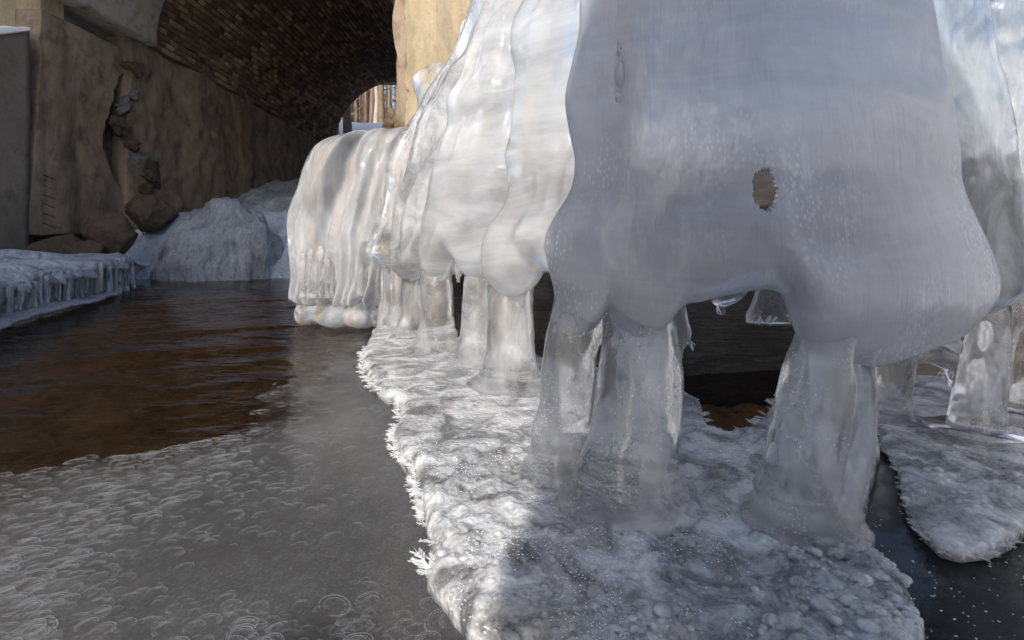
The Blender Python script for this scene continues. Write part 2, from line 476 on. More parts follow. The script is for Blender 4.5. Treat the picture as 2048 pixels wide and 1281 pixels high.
# left tunnel wall behind the joint
wall_patch('tunnel_wall', 5.72, YB, 0.30, SPRING, 160, 70, lambda u, v, d: (XL - 0.02 + d - 0.05 * smooth(5.9, 5.72, u), u, v), CONCRETE, bridge, 0.07, 6)
wall_patch('tunnel_wall', 4.75, YB, -0.2, SPRING, 40, 30, lambda u, v, d: (XR - d, u, v), CONCRETE, bridge, 0.05, 9)
wall_patch('joint_backing', 5.3, 6.1, 0.0, 2.6, 30, 50, lambda u, v, d: (XL - 0.24 + d, u, v), ROCK, bridge, 0.08, 12)
wall_patch('abutment_base', 4.2, 6.0, -0.25, 0.75, 50, 30, lambda u, v, d: (XL - 0.38 + d, u, v), ROCK, bridge, 0.12, 14)
# concrete vault ring in front, brick vault behind
def arc(r, th, y):
    return (XC - r * np.cos(th), y, SPRING + r * np.sin(th))
def vault(name, y0, y1, r0, r1, mat, ny, nt, seed, parent):
    T, Yv = np.meshgrid(np.linspace(0, math.pi, nt), np.linspace(y0, y1, ny))
    rr = r0 + 0.012 * fbm(T * 3, Yv * 2, 0, seed, 4)
    a = np.stack(arc(rr, T, Yv), -1).reshape(-1, 3); c = np.stack(arc(r1 + 0 * T, T, Yv), -1).reshape(-1, 3)
    n = nt * ny
    f = grid_faces(nt, ny, flip=True) + grid_faces(nt, ny, off=n)
    for i in range(nt - 1):
        f += [(i, i + 1, n + i + 1, n + i), ((ny - 1) * nt + i + 1, (ny - 1) * nt + i, n + (ny - 1) * nt + i, n + (ny - 1) * nt + i + 1)]
    for j in range(ny - 1):
        f += [(j * nt, n + j * nt, n + (j + 1) * nt, (j + 1) * nt), (j * nt + nt - 1, (j + 1) * nt + nt - 1, n + (j + 1) * nt + nt - 1, n + j * nt + nt - 1)]
    return mesh_obj(name, np.concatenate([a, c]), f, mat, parent)
ring = vault('vault_ring', YF + 0.02, 6.02, RAD - 0.07, RAD + 0.45, VAULTRING, 40, 90, 21, bridge)
brickvault = vault('brick_vault', 6.03, YB, RAD + 0.02, RAD + 0.45, MORTAR, 60, 90, 22, bridge)
BL, BH, BD, GAP = 0.135, 0.060, 0.035, 0.013
def brick_mesh(l, h, d):
    bm = bmesh.new()
    bmesh.ops.create_cube(bm, size=1.0)
    bmesh.ops.scale(bm, vec=(d, l, h), verts=bm.verts)
    bmesh.ops.bevel(bm, geom=bm.edges[:], offset=0.006, segments=1, affect='EDGES')
    me = bpy.data.meshes.new('brick'); bm.to_mesh(me); bm.free()
    return me
bme = brick_mesh(BL, BH, BD); bme.materials.append(BRICK)
bricks = []
nth = int(math.pi * RAD / (BH + GAP))
for i in range(nth):
    th = (i + 0.5) / nth * math.pi
    if th > 2.2: continue
    for j in range(int((YB - 6.05) / (BL + GAP)) + 1):
        y = 6.05 + BL / 2 + j * (BL + GAP) + (0.5 * (BL + GAP) if i % 2 else 0)
        if y + BL / 2 > YB: continue
        p = arc(RAD + 0.012 + random.uniform(-0.012, 0.008), th, y)
        py_ = 490 - (p[2] - CAM_H) / y * F; px_ = 1024 + p[0] / y * F
        nrm = Vector((math.cos(th), 0, -math.sin(th)))
        face = max(0.0, nrm.dot((Vector((0, 0, CAM_H)) - Vector(p)).normalized()))
        vis = (-10 < py_ < 500 and 0 < px_ < 785)
        if random.random() < 0.04: continue
        bricks.append((-(face / y ** 2) if vis else 0, p, th))
bricks.sort(key=lambda t: t[0])
first = None
for k, (s, p, th) in enumerate(bricks[:300]):
    o = bpy.data.objects.new('brick', bme)
    COL.objects.link(o)
    o.parent = brickvault
    o.location = p
    o.rotation_euler = (random.uniform(-.02, .02), th + random.uniform(-.03, .03), random.uniform(-.02, .02))
    brickvault_children = True
bv, bf = [], []
bmv = np.array([v.co[:] for v in bme.vertices]); bmf = [tuple(p.vertices) for p in bme.polygons]
for s, p, th in bricks[300:]:
    R = np.array(Matrix.Rotation(th, 3, 'Y'))
    n0 = len(bv) * len(bmv)
    bv.append(bmv @ R.T + np.array(p))
    bf += [tuple(q + n0 for q in f) for f in bmf]
o = mesh_obj('brickwork', np.concatenate(bv), bf, BRICK_FAR, brickvault, smooth=False); kind(o, 'stuff')

# front faces: left of the arch, spandrel over it, right pier
def front_wall(name, x0, x1, z0, z1, mat, y, seed, edge=None, nx=60, nz=60, amp=0.02):
    return wall_patch(name, x0, x1, z0, z1, nx, nz, lambda u, v, d: (u, y - d, v), mat, bridge, amp, seed, edge)
front_wall('front_wall', -11.0, XL - 0.12, 1.6, 6.2, RENDERED, YF - 0.02, 31)
front_wall('front_wall', XL - 0.10, XR + 0.0, SPRING + RAD + 0.1, 6.2, RENDERED, YF - 0.02, 32)
front_wall('back_wall', -11.0, 0.0, SPRING + RAD + 0.1, 7.6, RENDERED, YB + 0.3, 35, None, 30, 20)  # unseen upper back wall, built this high to shade the snow beyond
front_wall('back_wall', -11.0, XL - 0.1, 0, SPRING + RAD + 0.08, RENDERED, YB + 0.3, 36, None, 20, 20)
front_wall('back_wall', XR + 0.1, 0.0, 0, SPRING + RAD + 0.08, RENDERED, YB + 0.3, 37, None, 20, 20)
for k, th0 in enumerate(np.linspace(0, math.pi, 25)[:-1]):   # voussoirs of the front arch
    th1 = th0 + math.pi / 24 - 0.006
    pts = []
    for yy in (YF - 0.06, YF + 0.02):
        for r, th in ((RAD - 0.07, th0), (RAD - 0.07, th1), (RAD + 0.62, th1), (RAD + 0.62, th0)):
            p = arc(r, th, yy); pts.append(p)
    mesh_obj('voussoir', pts, [(0, 1, 2, 3), (7, 6, 5, 4), (0, 4, 5, 1), (1, 5, 6, 2), (2, 6, 7, 3), (3, 7, 4, 0)], VAULTRING, bridge, smooth=False)
front_wall('pier_core', 0, 0, -0.2, 6.2, MASONRY, YF, 33, lambda v: (XR + 0.035 * fbm(v * 4, 0 * v, 0, 71, 4) - 0.03 * smooth(1.9, 1.1, v), 0 * v + 0.0), 90, 140, 0.035)
front_wall('pier_render', 0, 0, 1.0, 6.2, RENDERED, YF - 0.045, 34, lambda v: (XR + 0.105 + 0.03 * fbm(v * 7, 0 * v, 0, 77, 4) + 0.02 * fbm(v * 23, 0 * v, 0, 78, 2), 0 * v + 0.02), 120, 150, 0.015)
# broken stones along the pier's edge
def rock_mesh(seed, sx, sy, sz, sub=3, rough=0.35, flats=7):
    bm = bmesh.new()
    bmesh.ops.create_icosphere(bm, subdivisions=sub, radius=1)
    P = np.array([v.co[:] for v in bm.verts])
    r = 1 + rough * fbm(P[:, 0] * 1.2 + seed, P[:, 1] * 1.2, P[:, 2] * 1.2, seed, 3) + 0.12 * rough * vnoise(P[:, 0] * 6, P[:, 1] * 6, P[:, 2] * 6, seed)
    # flatten some sides
    rs = np.random.default_rng(seed)
    Q = P * r[:, None]
    for _ in range(flats):
        n = rs.normal(size=3); n /= np.linalg.norm(n)
        d = Q @ n; lim = rs.uniform(0.55, 0.85)
        Q -= np.outer(np.maximum(0, d - lim) * 0.9, n)
    for v, q in zip(bm.verts, Q):
        v.co = (q[0] * sx, q[1] * sy, q[2] * sz)
    me = bpy.data.meshes.new('rock'); bm.to_mesh(me); bm.free()
    me.polygons.foreach_set('use_smooth', [True] * len(me.polygons))
    return me
def rock(name, loc, size, seed, mat, parent=None, rot=(0, 0, 0), sub=3, rough=0.35):
    me = rock_mesh(seed, *size, sub, rough)
    me.materials.append(mat)
    o = bpy.data.objects.new(name, me)
    COL.objects.link(o)
    if parent:
        o.parent = parent; o.matrix_parent_inverse = Matrix.Translation(-Vector(parent.location))
    o.location = tuple(map(float, loc)); o.rotation_euler = rot
    return o
for k, (px, py, s) in enumerate([(776, 226, .05), (770, 248, .06), (786, 240, .05), (779, 262, .05), (789, 200, .03)]):
    p = W(px + 4, py, YF + 0.02)
    rock('edge_stone', p + np.array([0, .03, 0]), (s, 0.05, s * 1.5), 100 + k, MASONRY, bridge, (0, 0.4 * k, 0), 2)
# rubble standing in the open joint of the abutment
for k, (px, py, s, m) in enumerate([(268, 140, .10, 0), (264, 192, .06, 1), (250, 216, .08, 1), (246, 255, .10, 0), (262, 290, .07, 0), (284, 318, .12, 1), (302, 348, .17, 0), (288, 384, .09, 0)]):
    p = W(px, py, 0); d = 4.28 * F / (1024 - px)
    p = W(px, py, d)
    rock('rubble_stone', p, (0.09, s * 1.1, s * 1.15), 130 + k, GREYSTONE if m else ROCK, bridge, (0.3 * k, 0, 0), 4, 0.9)
# iron rungs let into the corner of the abutment
for k, py in enumerate((352, 372, 391, 409, 428, 448)):
    a = W(74, py - 2, 4.60); c = W(94, py + 8, 4.66); a[0] -= 0.0; c[0] += 0.03
    v = []
    for p in (a, c):
        for q in ((-.003, -.003), (.003, -.003), (.003, .003), (-.003, .003)):
            v.append(p + np.array([0.05, q[0], q[1]]))
    mesh_obj('iron_rung', v, [(0, 1, 5, 4), (1, 2, 6, 5), (2, 3, 7, 6), (3, 0, 4, 7), (0, 3, 2, 1), (4, 5, 6, 7)], IRON, bridge, smooth=False)

# sloping wing wall with snow on its coping
wing = thing('wing_wall', (-4.6, 4.3, 0), 'grey concrete wing wall with a strip of snow along its sloping top', 'wall')
dv = np.array([-0.25, -0.97])
def wplace(u, v, d):
    top = 2.24 - 0.55 * u
    z = -0.2 + (top + 0.2) * v
    bx = -4.33 - 0.02 * (1 - v)
    return (bx + dv[0] * u + 0.97 * d, 4.60 + dv[1] * u - 0.25 * d, z)
wall_patch('wall_body', 0, 2.6, 0, 1, 60, 50, wplace, WING, wing, 0.02, 51)
U = np.linspace(0.02, 2.6, 40); prof = np.array([(-0.03, 0.0), (-0.03, 0.035), (0.04, 0.06), (0.14, 0.065), (0.24, 0.05), (0.27, 0.0)])
sv = []
for u in U:
    for a, hgt in prof:
        sv.append((-4.33 + dv[0] * u - 0.97 * a, 4.60 + dv[1] * u + 0.25 * a, 2.24 - 0.55 * u + 0.01 + hgt * (1 + 0.4 * float(vnoise(u * 4, a * 3)))))
mesh_obj('snow_strip', sv, grid_faces(6, 40), SNOW, wing)

# boulders under the abutment
for k, (px, py, d, sx, sz, m, lab) in enumerate([
    (175, 505, 4.4, .16, .17, ROCK, 'squat brown boulder under the abutment, leftmost of the row'),
    (228, 480, 4.55, .19, .19, ROCK, 'rounded brown boulder in the undercut of the abutment, second of the row'),
    (300, 425, 5.3, .22, .20, ROCK, 'blocky brown boulder wedged right under the broken wall joint'),
    (335, 445, 5.6, .15, .28, ROCK, 'tall dark boulder beside the frozen cascade edge'),
    (120, 500, 4.3, .22, .16, ROCK, 'low mossy boulder at the foot of the corner with iron rungs')]):
    p = W(px, py, d)
    tag(rock('boulder', p, (sx, sx, sz), 200 + k, m, None, (0, 0, k), 4, 0.4), lab, 'boulder', 'boulders under the abutment')

# beyond the bridge: trees and a wood
def limb(v, f, a, c, r0, r1, n=6):
    a = np.array(a, float); c = np.array(c, float)
    d = c - a; L = np.linalg.norm(d); d /= L
    s = np.cross(d, (0.3, 0.9, 0.1)); s /= np.linalg.norm(s); t = np.cross(d, s)
    o = len(v)
    for p, r in ((a, r0), (c, r1)):
        for k in range(n):
            q = 2 * math.pi * k / n
            v.append(p + r * (math.cos(q) * s + math.sin(q) * t))
    for k in range(n):
        f.append((o + k, o + (k + 1) % n, o + n + (k + 1) % n, o + n + k))
def tree(loc, h, r, mat, label, seed, lean=0.0, branches=22):
    rs = random.Random(seed)
    t = thing('bare_tree', loc, label, 'tree', 'trees beyond the tunnel')
    v, f = [], []
    p = np.array(loc, float) - np.array([0, 0, 0.2]); spine = [p]
    for k in range(6):
        p = p + np.array([lean * h / 6 + rs.uniform(-.06, .06), rs.uniform(-.05, .05), h / 6]); spine.append(p)
    for k in range(6): limb(v, f, spine[k], spine[k + 1], r * (1 - k / 7), r * (1 - (k + 1) / 7), 8)
    mesh_obj('trunk', v, f, mat, t)
    v, f = [], []
    def grow(a, d, L, rr, depth):
        c = a + d * L
        limb(v, f, a, c, rr, rr * 0.55, 5)
        if depth:
            for _ in range(4):
                q = rs.uniform(0.3, 1.0)
                nd = d + np.array([rs.uniform(-.8, .8), rs.uniform(-.8, .8), rs.uniform(-.1, .7)]); nd /= np.linalg.norm(nd)
                grow(a + d * L * q, nd, L * 0.55, rr * 0.5, depth - 1)
    for k in range(branches):
        q = rs.uniform(0.25, 1.0)
        a = spine[int(q * 5.99)] * (1 - (q * 6) % 1) + spine[min(6, int(q * 5.99) + 1)] * ((q * 6) % 1)
        ang = rs.uniform(0, 6.28)
        d = np.array([math.cos(ang), math.sin(ang), rs.uniform(0.2, 0.9)]); d /= np.linalg.norm(d)
        grow(a, d, h * rs.uniform(0.12, 0.22), r * 0.28, 2)
    mesh_obj('crown', v, f, mat, t)
    return t
def on_ground(px, d):
    x = (px - 1024) / F * d
    return (x, d, float(ground_z(np.array([x]), np.array([d]))[0]))
tree(on_ground(697, 15.5), 6.5, 0.15, BARK, 'thick dark leaning trunk on the snow, nearest tree seen through the tunnel', 1, -0.02, 8)
tree(on_ground(750, 19), 7, 0.09, PALEBARK, 'pale slender branching tree in the tunnel opening', 2, 0.0, 26)
tree(on_ground(764, 22), 8, 0.14, BARK, 'straight brown trunk beside the pale tree in the tunnel opening', 3, 0.0, 10)
v, f = [], []
for k in range(160):
    d = random.uniform(30, 60); x = random.uniform(-0.40, -0.18) * d
    g = ground_z(np.array([x]), np.array([d]))[0]
    limb(v, f, (x, d, g - .3), (x + random.uniform(-.4, .4), d, g + random.uniform(8, 16)), random.uniform(.12, .25), .05, 5)
    for _ in range(5):
        z0 = g + random.uniform(1.5, 8); 
        limb(v, f, (x, d, z0), (x + random.uniform(-1.6, 1.6), d + random.uniform(-1, 1), z0 + random.uniform(.4, 1.5)), .05, .01, 4)
o = mesh_obj('far_wood', v, f, BARK); kind(o, 'stuff'); tag(o, 'dark bare winter wood on the hill beyond the tunnel', 'wood')

# ------------------------------------------------------------------ thin ice on the stream
def poly_sheet(name, outline, step, zfun, thick, mat, parent=None, edge_r=0.02, near_scale=True):
    """a solid slab over a free outline: triangulated top with height zfun(x, y, distance to edge), skirt and underside"""
    out = np.array(outline, float)
    n = len(out)
    # densify outline
    pts = []
    for i in range(n):
        a, c = out[i], out[(i + 1) % n]
        L = np.linalg.norm(c - a); m = max(1, int(L / (step * 1.0)))
        for k in range(m): pts.append(a + (c - a) * k / m)
    pts = np.array(pts)
    jit = step * 0.8
    pts[:, 0] += jit * fbm(pts[:, 0] * 20, pts[:, 1] * 20, 0, 5, 3); pts[:, 1] += jit * fbm(pts[:, 0] * 20, pts[:, 1] * 20, 3, 6, 3)
    lo, hi = pts.min(0), pts.max(0)
    inner = []
    y = lo[1]
    while y < hi[1]:
        s = step * max(1.0, y / 0.8) if near_scale else step
        x = np.arange(lo[0], hi[0], s)
        inner.append(np.stack([x + RNG.uniform(-.3, .3, len(x)) * s, y + RNG.uniform(-.3, .3, len(x)) * s], -1))
        y += s
    inner = np.concatenate(inner)
    # inside test
    def inside(P):
        c = np.zeros(len(P), bool)
        x1, y1 = pts[:, 0], pts[:, 1]; x2, y2 = np.roll(x1, -1), np.roll(y1, -1)
        for k in range(len(pts)):
            m = ((y1[k] > P[:, 1]) != (y2[k] > P[:, 1]))
            xx = (x2[k] - x1[k]) * (P[:, 1] - y1[k]) / (y2[k] - y1[k] + 1e-12) + x1[k]
            c ^= m & (P[:, 0] < xx)
        return c
    inner = inner[inside(inner)]
    def dist(P):
        d = np.full(len(P), 9.0)
        for k in range(len(pts)):
            d = np.minimum(d, (P[:, 0] - pts[k, 0]) ** 2 + (P[:, 1] - pts[k, 1]) ** 2)
        return np.sqrt(d)
    din = dist(inner)
    inner = inner[din > step * 0.5]
    allp = np.concatenate([pts, inner])
    nb = len(pts)
    edges = [(i, (i + 1) % nb) for i in range(nb)]
    res = geometry.delaunay_2d_cdt([Vector(p) for p in allp], edges, [], 1, 1e-7)
    V = np.array([p[:] for p in res[0]]); Fc = [tuple(q) for q in res[2]]
    D = dist(V)
    rnd = np.sqrt(np.maximum(0, 1 - (1 - np.minimum(D / edge_r, 1)) ** 2))
    z = zfun(V[:, 0], V[:, 1], D)
    zt = (z - thick) + thick * (0.35 + 0.65 * rnd)
    N = len(V)
    top = np.stack([V[:, 0], V[:, 1], zt], -1)
    bot = np.stack([V[:, 0], V[:, 1], z * 0 + (z.min() - thick)], -1)
    cnt = {}
    for q in Fc:
        for k in range(3):
            a, c = q[k], q[(k + 1) % 3]
            cnt[(a, c)] = 1
    faces = list(Fc) + [tuple(i + N for i in q[::-1]) for q in Fc]
    for (a, c) in cnt:
        if (c, a) not in cnt:
            faces.append((c, a, a + N, c + N))
    o = mesh_obj(name, np.concatenate([top, bot]), faces, mat, parent)
    at = o.data.attributes.new('thickness', 'FLOAT', 'POINT')
    tk = smooth(0.02, 0.30, D / np.maximum(0.6, V[:, 1]) + 0.10 * fbm(V[:, 0] * 7, V[:, 1] * 7, 0, 67, 4))
    at.data.foreach_set('value', np.concatenate([tk, tk]).astype(np.float32))
    return o, pts, inside

def gl(l, z=0.0): return [G(px, py, z)[:2] for px, py in l]
ICE_OUT = gl([(-260, 1010), (-60, 925), (60, 905), (190, 872), (330, 862), (425, 835), (415, 800), (455, 770), (520, 735), (600, 690), (640, 665), (622, 640), (640, 622), (690, 625), (760, 640), (900, 700), (1010, 800), (1100, 900), (1300, 1100), (1450, 1300), (1600, 1700), (-700, 1700)], -0.005)
def zice(x, y, d):
    lump = 0.010 * np.maximum(0, fbm(x * 7, y * 7, 0, 61, 3)) * smooth(0.6, 1.3, y)
    return -0.004 + lump + 0.0012 * fbm(x * 30, y * 30, 0, 62, 3) - 0.034 * (1 - smooth(0.0, 0.16 * np.maximum(0.5, y), d + 0.05 * fbm(x * 9, y * 9, 0, 66, 3)))
stream_ice, ice_pts, ice_in = poly_sheet('stream_ice', ICE_OUT, 0.012, zice, 0.014, STREAM_ICE, None, 0.03)
kind(stream_ice, 'structure')
BLACK_OUT = gl([(1640, 1080), (1720, 900), (1800, 860), (1900, 900), (2060, 850), (2300, 900), (2600, 1300), (2200, 1700), (1500, 1700), (1300, 1500), (1500, 1200)], -0.005)
black_ice, _, _ = poly_sheet('black_ice', BLACK_OUT, 0.012, lambda x, y, d: -0.006 + 0.0015 * fbm(x * 40, y * 40, 0, 64, 3), 0.012, BLACK_ICE, None, 0.02)
kind(black_ice, 'structure')

# ------------------------------------------------------------------ ice shelves under the columns
SHELF_OUT = gl([(800, 640), (745, 660), (733, 690), (722, 735), (760, 775), (795, 800), (800, 830), (783, 862), (800, 900), (825, 930), (838, 975), (848, 1020), (862, 1060), (866, 1100), (852, 1132), (880, 1165), (905, 1200), (950, 1240), (1040, 1262), (1120, 1300), (1250, 1500),
                (1800, 1500), (1850, 1281), (1842, 1220), (1800, 1130), (1740, 1085), (1716, 1050), (1740, 960), (1760, 880), (1740, 800), (1680, 770), (1600, 765), (1555, 800), (1500, 850), (1455, 862), (1420, 850), (1400, 800), (1350, 770), (1250, 740), (1110, 730), (1085, 712), (1000, 690), (940, 670), (880, 652)], 0.02)
def zshelf(x, y, d):
    z = 0.026 + 0.006 * fbm(x * 5, y * 5, 0, 81, 3) * smooth(0.0, 0.06, d)
    near = smooth(0.95, 0.6, y)
    c, r = cells(x + 0.006 * fbm(x * 30, y * 30), y, 26, 83)
    z = z + near * 0.0055 * np.sqrt(np.maximum(0, 1 - (c / 0.52) ** 2)) * (r > 0.45)
    c, r = cells(x, y, 62, 84)
    z = z + near * 0.003 * np.sqrt(np.maximum(0, 1 - (c / 0.5) ** 2)) * (r > 0.3)
    z = z + 0.002 * fbm(x * 55, y * 55, 0, 85, 3)
    return z
shelf = thing('ice_shelf', G(1100, 900), 'white bubbly ice shelf with a frosted rim, carrying the row of columns', 'ice shelf')
shelf_top, sh_pts, sh_in = poly_sheet('shelf_slab', SHELF_OUT, 0.0055, zshelf, 0.028, SHELF, shelf, 0.02)
SHELF2_OUT = gl([(1660, 800), (1745, 842), (1790, 905), (1812, 985), (1846, 1040), (1880, 1068), (1925, 1080), (1975, 1074), (2030, 1048), (2080, 1010), (2140, 930), (2200, 840), (2120, 760), (1990, 735), (1880, 745), (1800, 740), (1740, 745), (1690, 765)], 0.02)
shelf2 = thing('ice_shelf', G(1930, 950), 'small grey ice shelf with a furry frost rim around the rightmost columns', 'ice shelf')
shelf2_top, sh2_pts, sh2_in = poly_sheet('shelf_slab', SHELF2_OUT, 0.007, lambda x, y, d: zshelf(x, y, d) - 0.010, 0.014, SHELF, shelf2, 0.06)
from mathutils.bvhtree import BVHTree
def bvh_of(o):
    return BVHTree.FromPolygons([o.matrix_world @ v.co if False else v.co.copy() for v in o.data.vertices], [tuple(p.vertices) for p in o.data.polygons])
B_SHELF, B_SHELF2, B_ICE = bvh_of(shelf_top), bvh_of(shelf2_top), bvh_of(stream_ice)
def top_z(bvh, x, y, default=0.02):
    h = bvh.ray_cast(Vector((x, y, 1)), Vector((0, 0, -1)))
    return h[0].z if h[0] else default

# ------------------------------------------------------------------ ice curtains
def sheet(name, left, right, bottom, top, dl, dr, mat, parent, T=0.03, nu=60, nv=110, seed=0, bow=0.0, dcurve=None, ripple=0.006, wave=0.05,
          knee=0.6, rb=0.05, rt=None, edge_p=6, ribs=0.0, lean=0.0, rib_f=6.0, knee_r=0.0):
    """a hanging sheet of ice: left/right edges (py, px), bottom/top profiles (px, py), standing at depth dl..dr, half thickness T"""
    u = np.linspace(0, 1, nu)
    # denser towards the edges
    u = 0.5 - 0.5 * np.cos(math.pi * u) * (0.85) - 0.15 * (0.5 - u)
    u = (u - u[0]) / (u[-1] - u[0])
    def depth(u): return (sinterp(dcurve, u) if dcurve else dl + (dr - dl) * u) - bow * 4 * u * (1 - u)
    pyb = np.full(nu, 560.0); pyt = np.full(nu, 0.0)
    for _ in range(8):
        px = sinterp(left, pyb) * (1 - u) + sinterp(right, pyb) * u
        pyb = 0.5 * pyb + 0.5 * sinterp(bottom, px)
        px = sinterp(left, pyt) * (1 - u) + sinterp(right, pyt) * u
        pyt = 0.5 * pyt + 0.5 * (sinterp(top, px) if top else np.full(nu, -220.0))
    v = np.linspace(0, 1, nv)
    U, Vv = np.meshgrid(u, v)
    # rows closer together near the bottom
    Vm = Vv ** 1.25
    PY = pyb[None, :] + (pyt - pyb)[None, :] * Vm
    PX = sinterp(left, PY) * (1 - U) + sinterp(right, PY) * U
    Dp = depth(U)
    Zw = CAM_H - (PY - 490) / F * Dp
    Dp = Dp + lean * np.maximum(0, Zw - 0.3)
    Xw = (PX - 1024) / F * Dp
    Zw = CAM_H - (PY - 490) / F * Dp
    H = np.abs(Zw - Zw[0:1, :])
    e = np.maximum(0, 1 - np.abs(2 * U - 1) ** edge_p) ** 0.5
    bt = np.sqrt(np.maximum(0, 1 - (1 - np.minimum(H / rb, 1)) ** 2))
    if rt:
        Ht = np.abs(Zw[-1:, :] - Zw)
        bt = bt * np.sqrt(np.maximum(0, 1 - (1 - np.minimum(Ht / rt, 1)) ** 2))
    th = T * (1 + knee * (1 - knee_r * smooth(0.45, 0.75, U)) * np.exp(-((H - 0.06) / 0.05) ** 2)) * e * bt
    ph = 2.2 * fbm(U * 1.5, Zw * 3, seed, seed, 2) + seed
    rip = ripple * 1.9 * (fbm(U * 1.1, Zw / wave + 0.25 * ph, seed, seed + 1, 2) + 0.35 * fbm(U * 5, Zw / wave * 0.6, seed, seed + 3, 2)) * e * bt
    rip = rip + ribs * e * bt * (0.5 - 1.8 * np.abs(fbm(U * rib_f + 0.25 * fbm(U * 2, Zw * 5, seed, seed + 4, 2), Zw * 1.1, seed, seed + 5, 2)))
    wob = 0.012 * fbm(U * 2.5, Zw * 4, seed, seed + 9, 3) * min(1, T / 0.03)
    tx = Xw[:, -1:] - Xw[:, :1]; ty = Dp[:, -1:] - Dp[:, :1]
    L = np.hypot(tx, ty); nxv, nyv = ty / L, -tx / L
    fine = 0.0012 * fbm(Xw * 60, Zw * 45, Dp * 60, seed + 2, 3) * e * bt
    fr = th + rip + fine
    bk = th + 0.5 * rip[:, ::-1] + fine
    A = np.stack([Xw + nxv * (fr + wob), Dp + nyv * (fr + wob), Zw], -1)
    Bk = np.stack([Xw - nxv * (bk - wob), Dp - nyv * (bk - wob), Zw], -1)
    loop = np.concatenate([A, Bk[:, -2:0:-1]], 1)      # nv x (2nu-2)
    nl = loop.shape[1]
    f = grid_faces(nl, nv, wrap=True)
    # close the bottom: front i joined with back i
    def bidx(i): return i if i in (0, nu - 1) else nl - i
    for i in range(nu - 1):
        q = [i, bidx(i), bidx(i + 1), i + 1]
        q2 = []
        for a in q:
            if a not in q2: q2.append(a)
        if len(q2) > 2:
            f.append(tuple(q2)); f.append(tuple((nv - 1) * nl + a for a in q2[::-1]))
    return mesh_obj(name, loop.reshape(-1, 3), f, mat, parent)

def column(rows, d, mat, parent, seed=0, nz=70, nth=40, flare=0.4, squash=0.9, name='column', d_top=None, foot_z=None, core=0.0):
    """an ice column from measured rows (py, left px, right px) at depth d; its foot spreads on the shelf"""
    rows = sorted(rows)
    py = np.array([r[0] for r in rows], float)
    t = np.linspace(0, 1, nz)
    P = py[0] + (py[-1] - py[0]) * t
    L = sinterp([(r[0], r[1]) for r in rows], P); R = sinterp([(r[0], r[2]) for r in rows], P)
    d_top = d_top or d
    dd = d_top + (d - d_top) * t
    cx = ((L + R) / 2 - 1024) / F * dd; rad = np.abs(R - L) / 2 / F * dd
    cz = CAM_H - (P - 490) / F * dd
    th = np.linspace(0, 2 * math.pi, nth, endpoint=False)
    TH, K = np.meshgrid(th, np.arange(nz))
    dome = np.sqrt(np.maximum(0.0004, 1 - (1 - np.minimum((t + 0.004) / 0.16, 1)) ** 2))
    sq = (0.22 + (squash - 0.22) * smooth(0.04, 0.45, t))[:, None]
    r = (rad * dome)[:, None] * (1 + 0.07 * fbm(np.cos(TH) * 1.2, np.sin(TH) * 1.2, cz[:, None] * 10, seed, 3) + 0.022 * fbm(np.cos(TH) * 2, np.sin(TH) * 2, cz[:, None] * 45, seed + 3, 2))
    X = cx[:, None] + r * np.cos(TH)
    Yv = dd[:, None] + 0.006 * smooth(0.35, 0.0, t)[:, None] + r * np.sin(TH) * sq
    Zv = cz[:, None] + 0 * TH
    V = np.stack([X, Yv, Zv], -1).reshape(-1, 3)
    # the foot spreads in a hollow curve on to what it stands on
    extra = []
    base_r = r[-1]; fz = foot_z if foot_z is not None else cz[-1] - 0.008
    for a, dz in ((0.12, 0.12), (0.17, 0.25), (0.12, 0.38), (0.20, 0.55), (0.40, 0.78), (0.70, 0.93), (0.98, 1.05), (1.0, 1.6)):
        rr = base_r * (1 + a * flare * (1 + 0.35 * fbm(np.cos(th) * 1.5, np.sin(th) * 1.5, 0, seed + 7, 2)))
        z = cz[-1] + (fz - cz[-1]) * dz
        extra.append(np.stack([cx[-1] + rr * np.cos(th), dd[-1] + rr * np.sin(th) * squash, 0 * th + z], -1))
    V = np.concatenate([V] + extra)
    n = nz + len(extra)
    f = grid_faces(nth, n, wrap=True, flip=True)
    f.append(tuple(range(nth))); f.append(tuple((n - 1) * nth + k for k in range(nth - 1, -1, -1)))
    o = mesh_obj(name, V, f, mat, parent)
    if core:
        m2 = 16; th2 = np.linspace(0, 2 * math.pi, m2, endpoint=False)
        T2, K2 = np.meshgrid(th2, t)
        rr = (rad * dome)[:, None] * core * (1 + 0.5 * fbm(np.cos(T2) * 1.3, np.sin(T2) * 1.3, cz[:, None] * 18, seed + 50, 3)) * np.minimum(1, (1 - t) * 12 + 0.02)[:, None]
        V2 = np.stack([cx[:, None] + 0.15 * rad[:, None] + rr * np.cos(T2), dd[:, None] + rr * np.sin(T2) * sq, cz[:, None] + 0 * T2], -1).reshape(-1, 3)
        c = mesh_obj('cloudy_core', V2, grid_faces(m2, nz, wrap=True, flip=True), ICE_CORE, None)
        c.parent = o
        if parent: c.matrix_parent_inverse = o.matrix_parent_inverse.inverted() if False else Matrix.Identity(4)
    return o

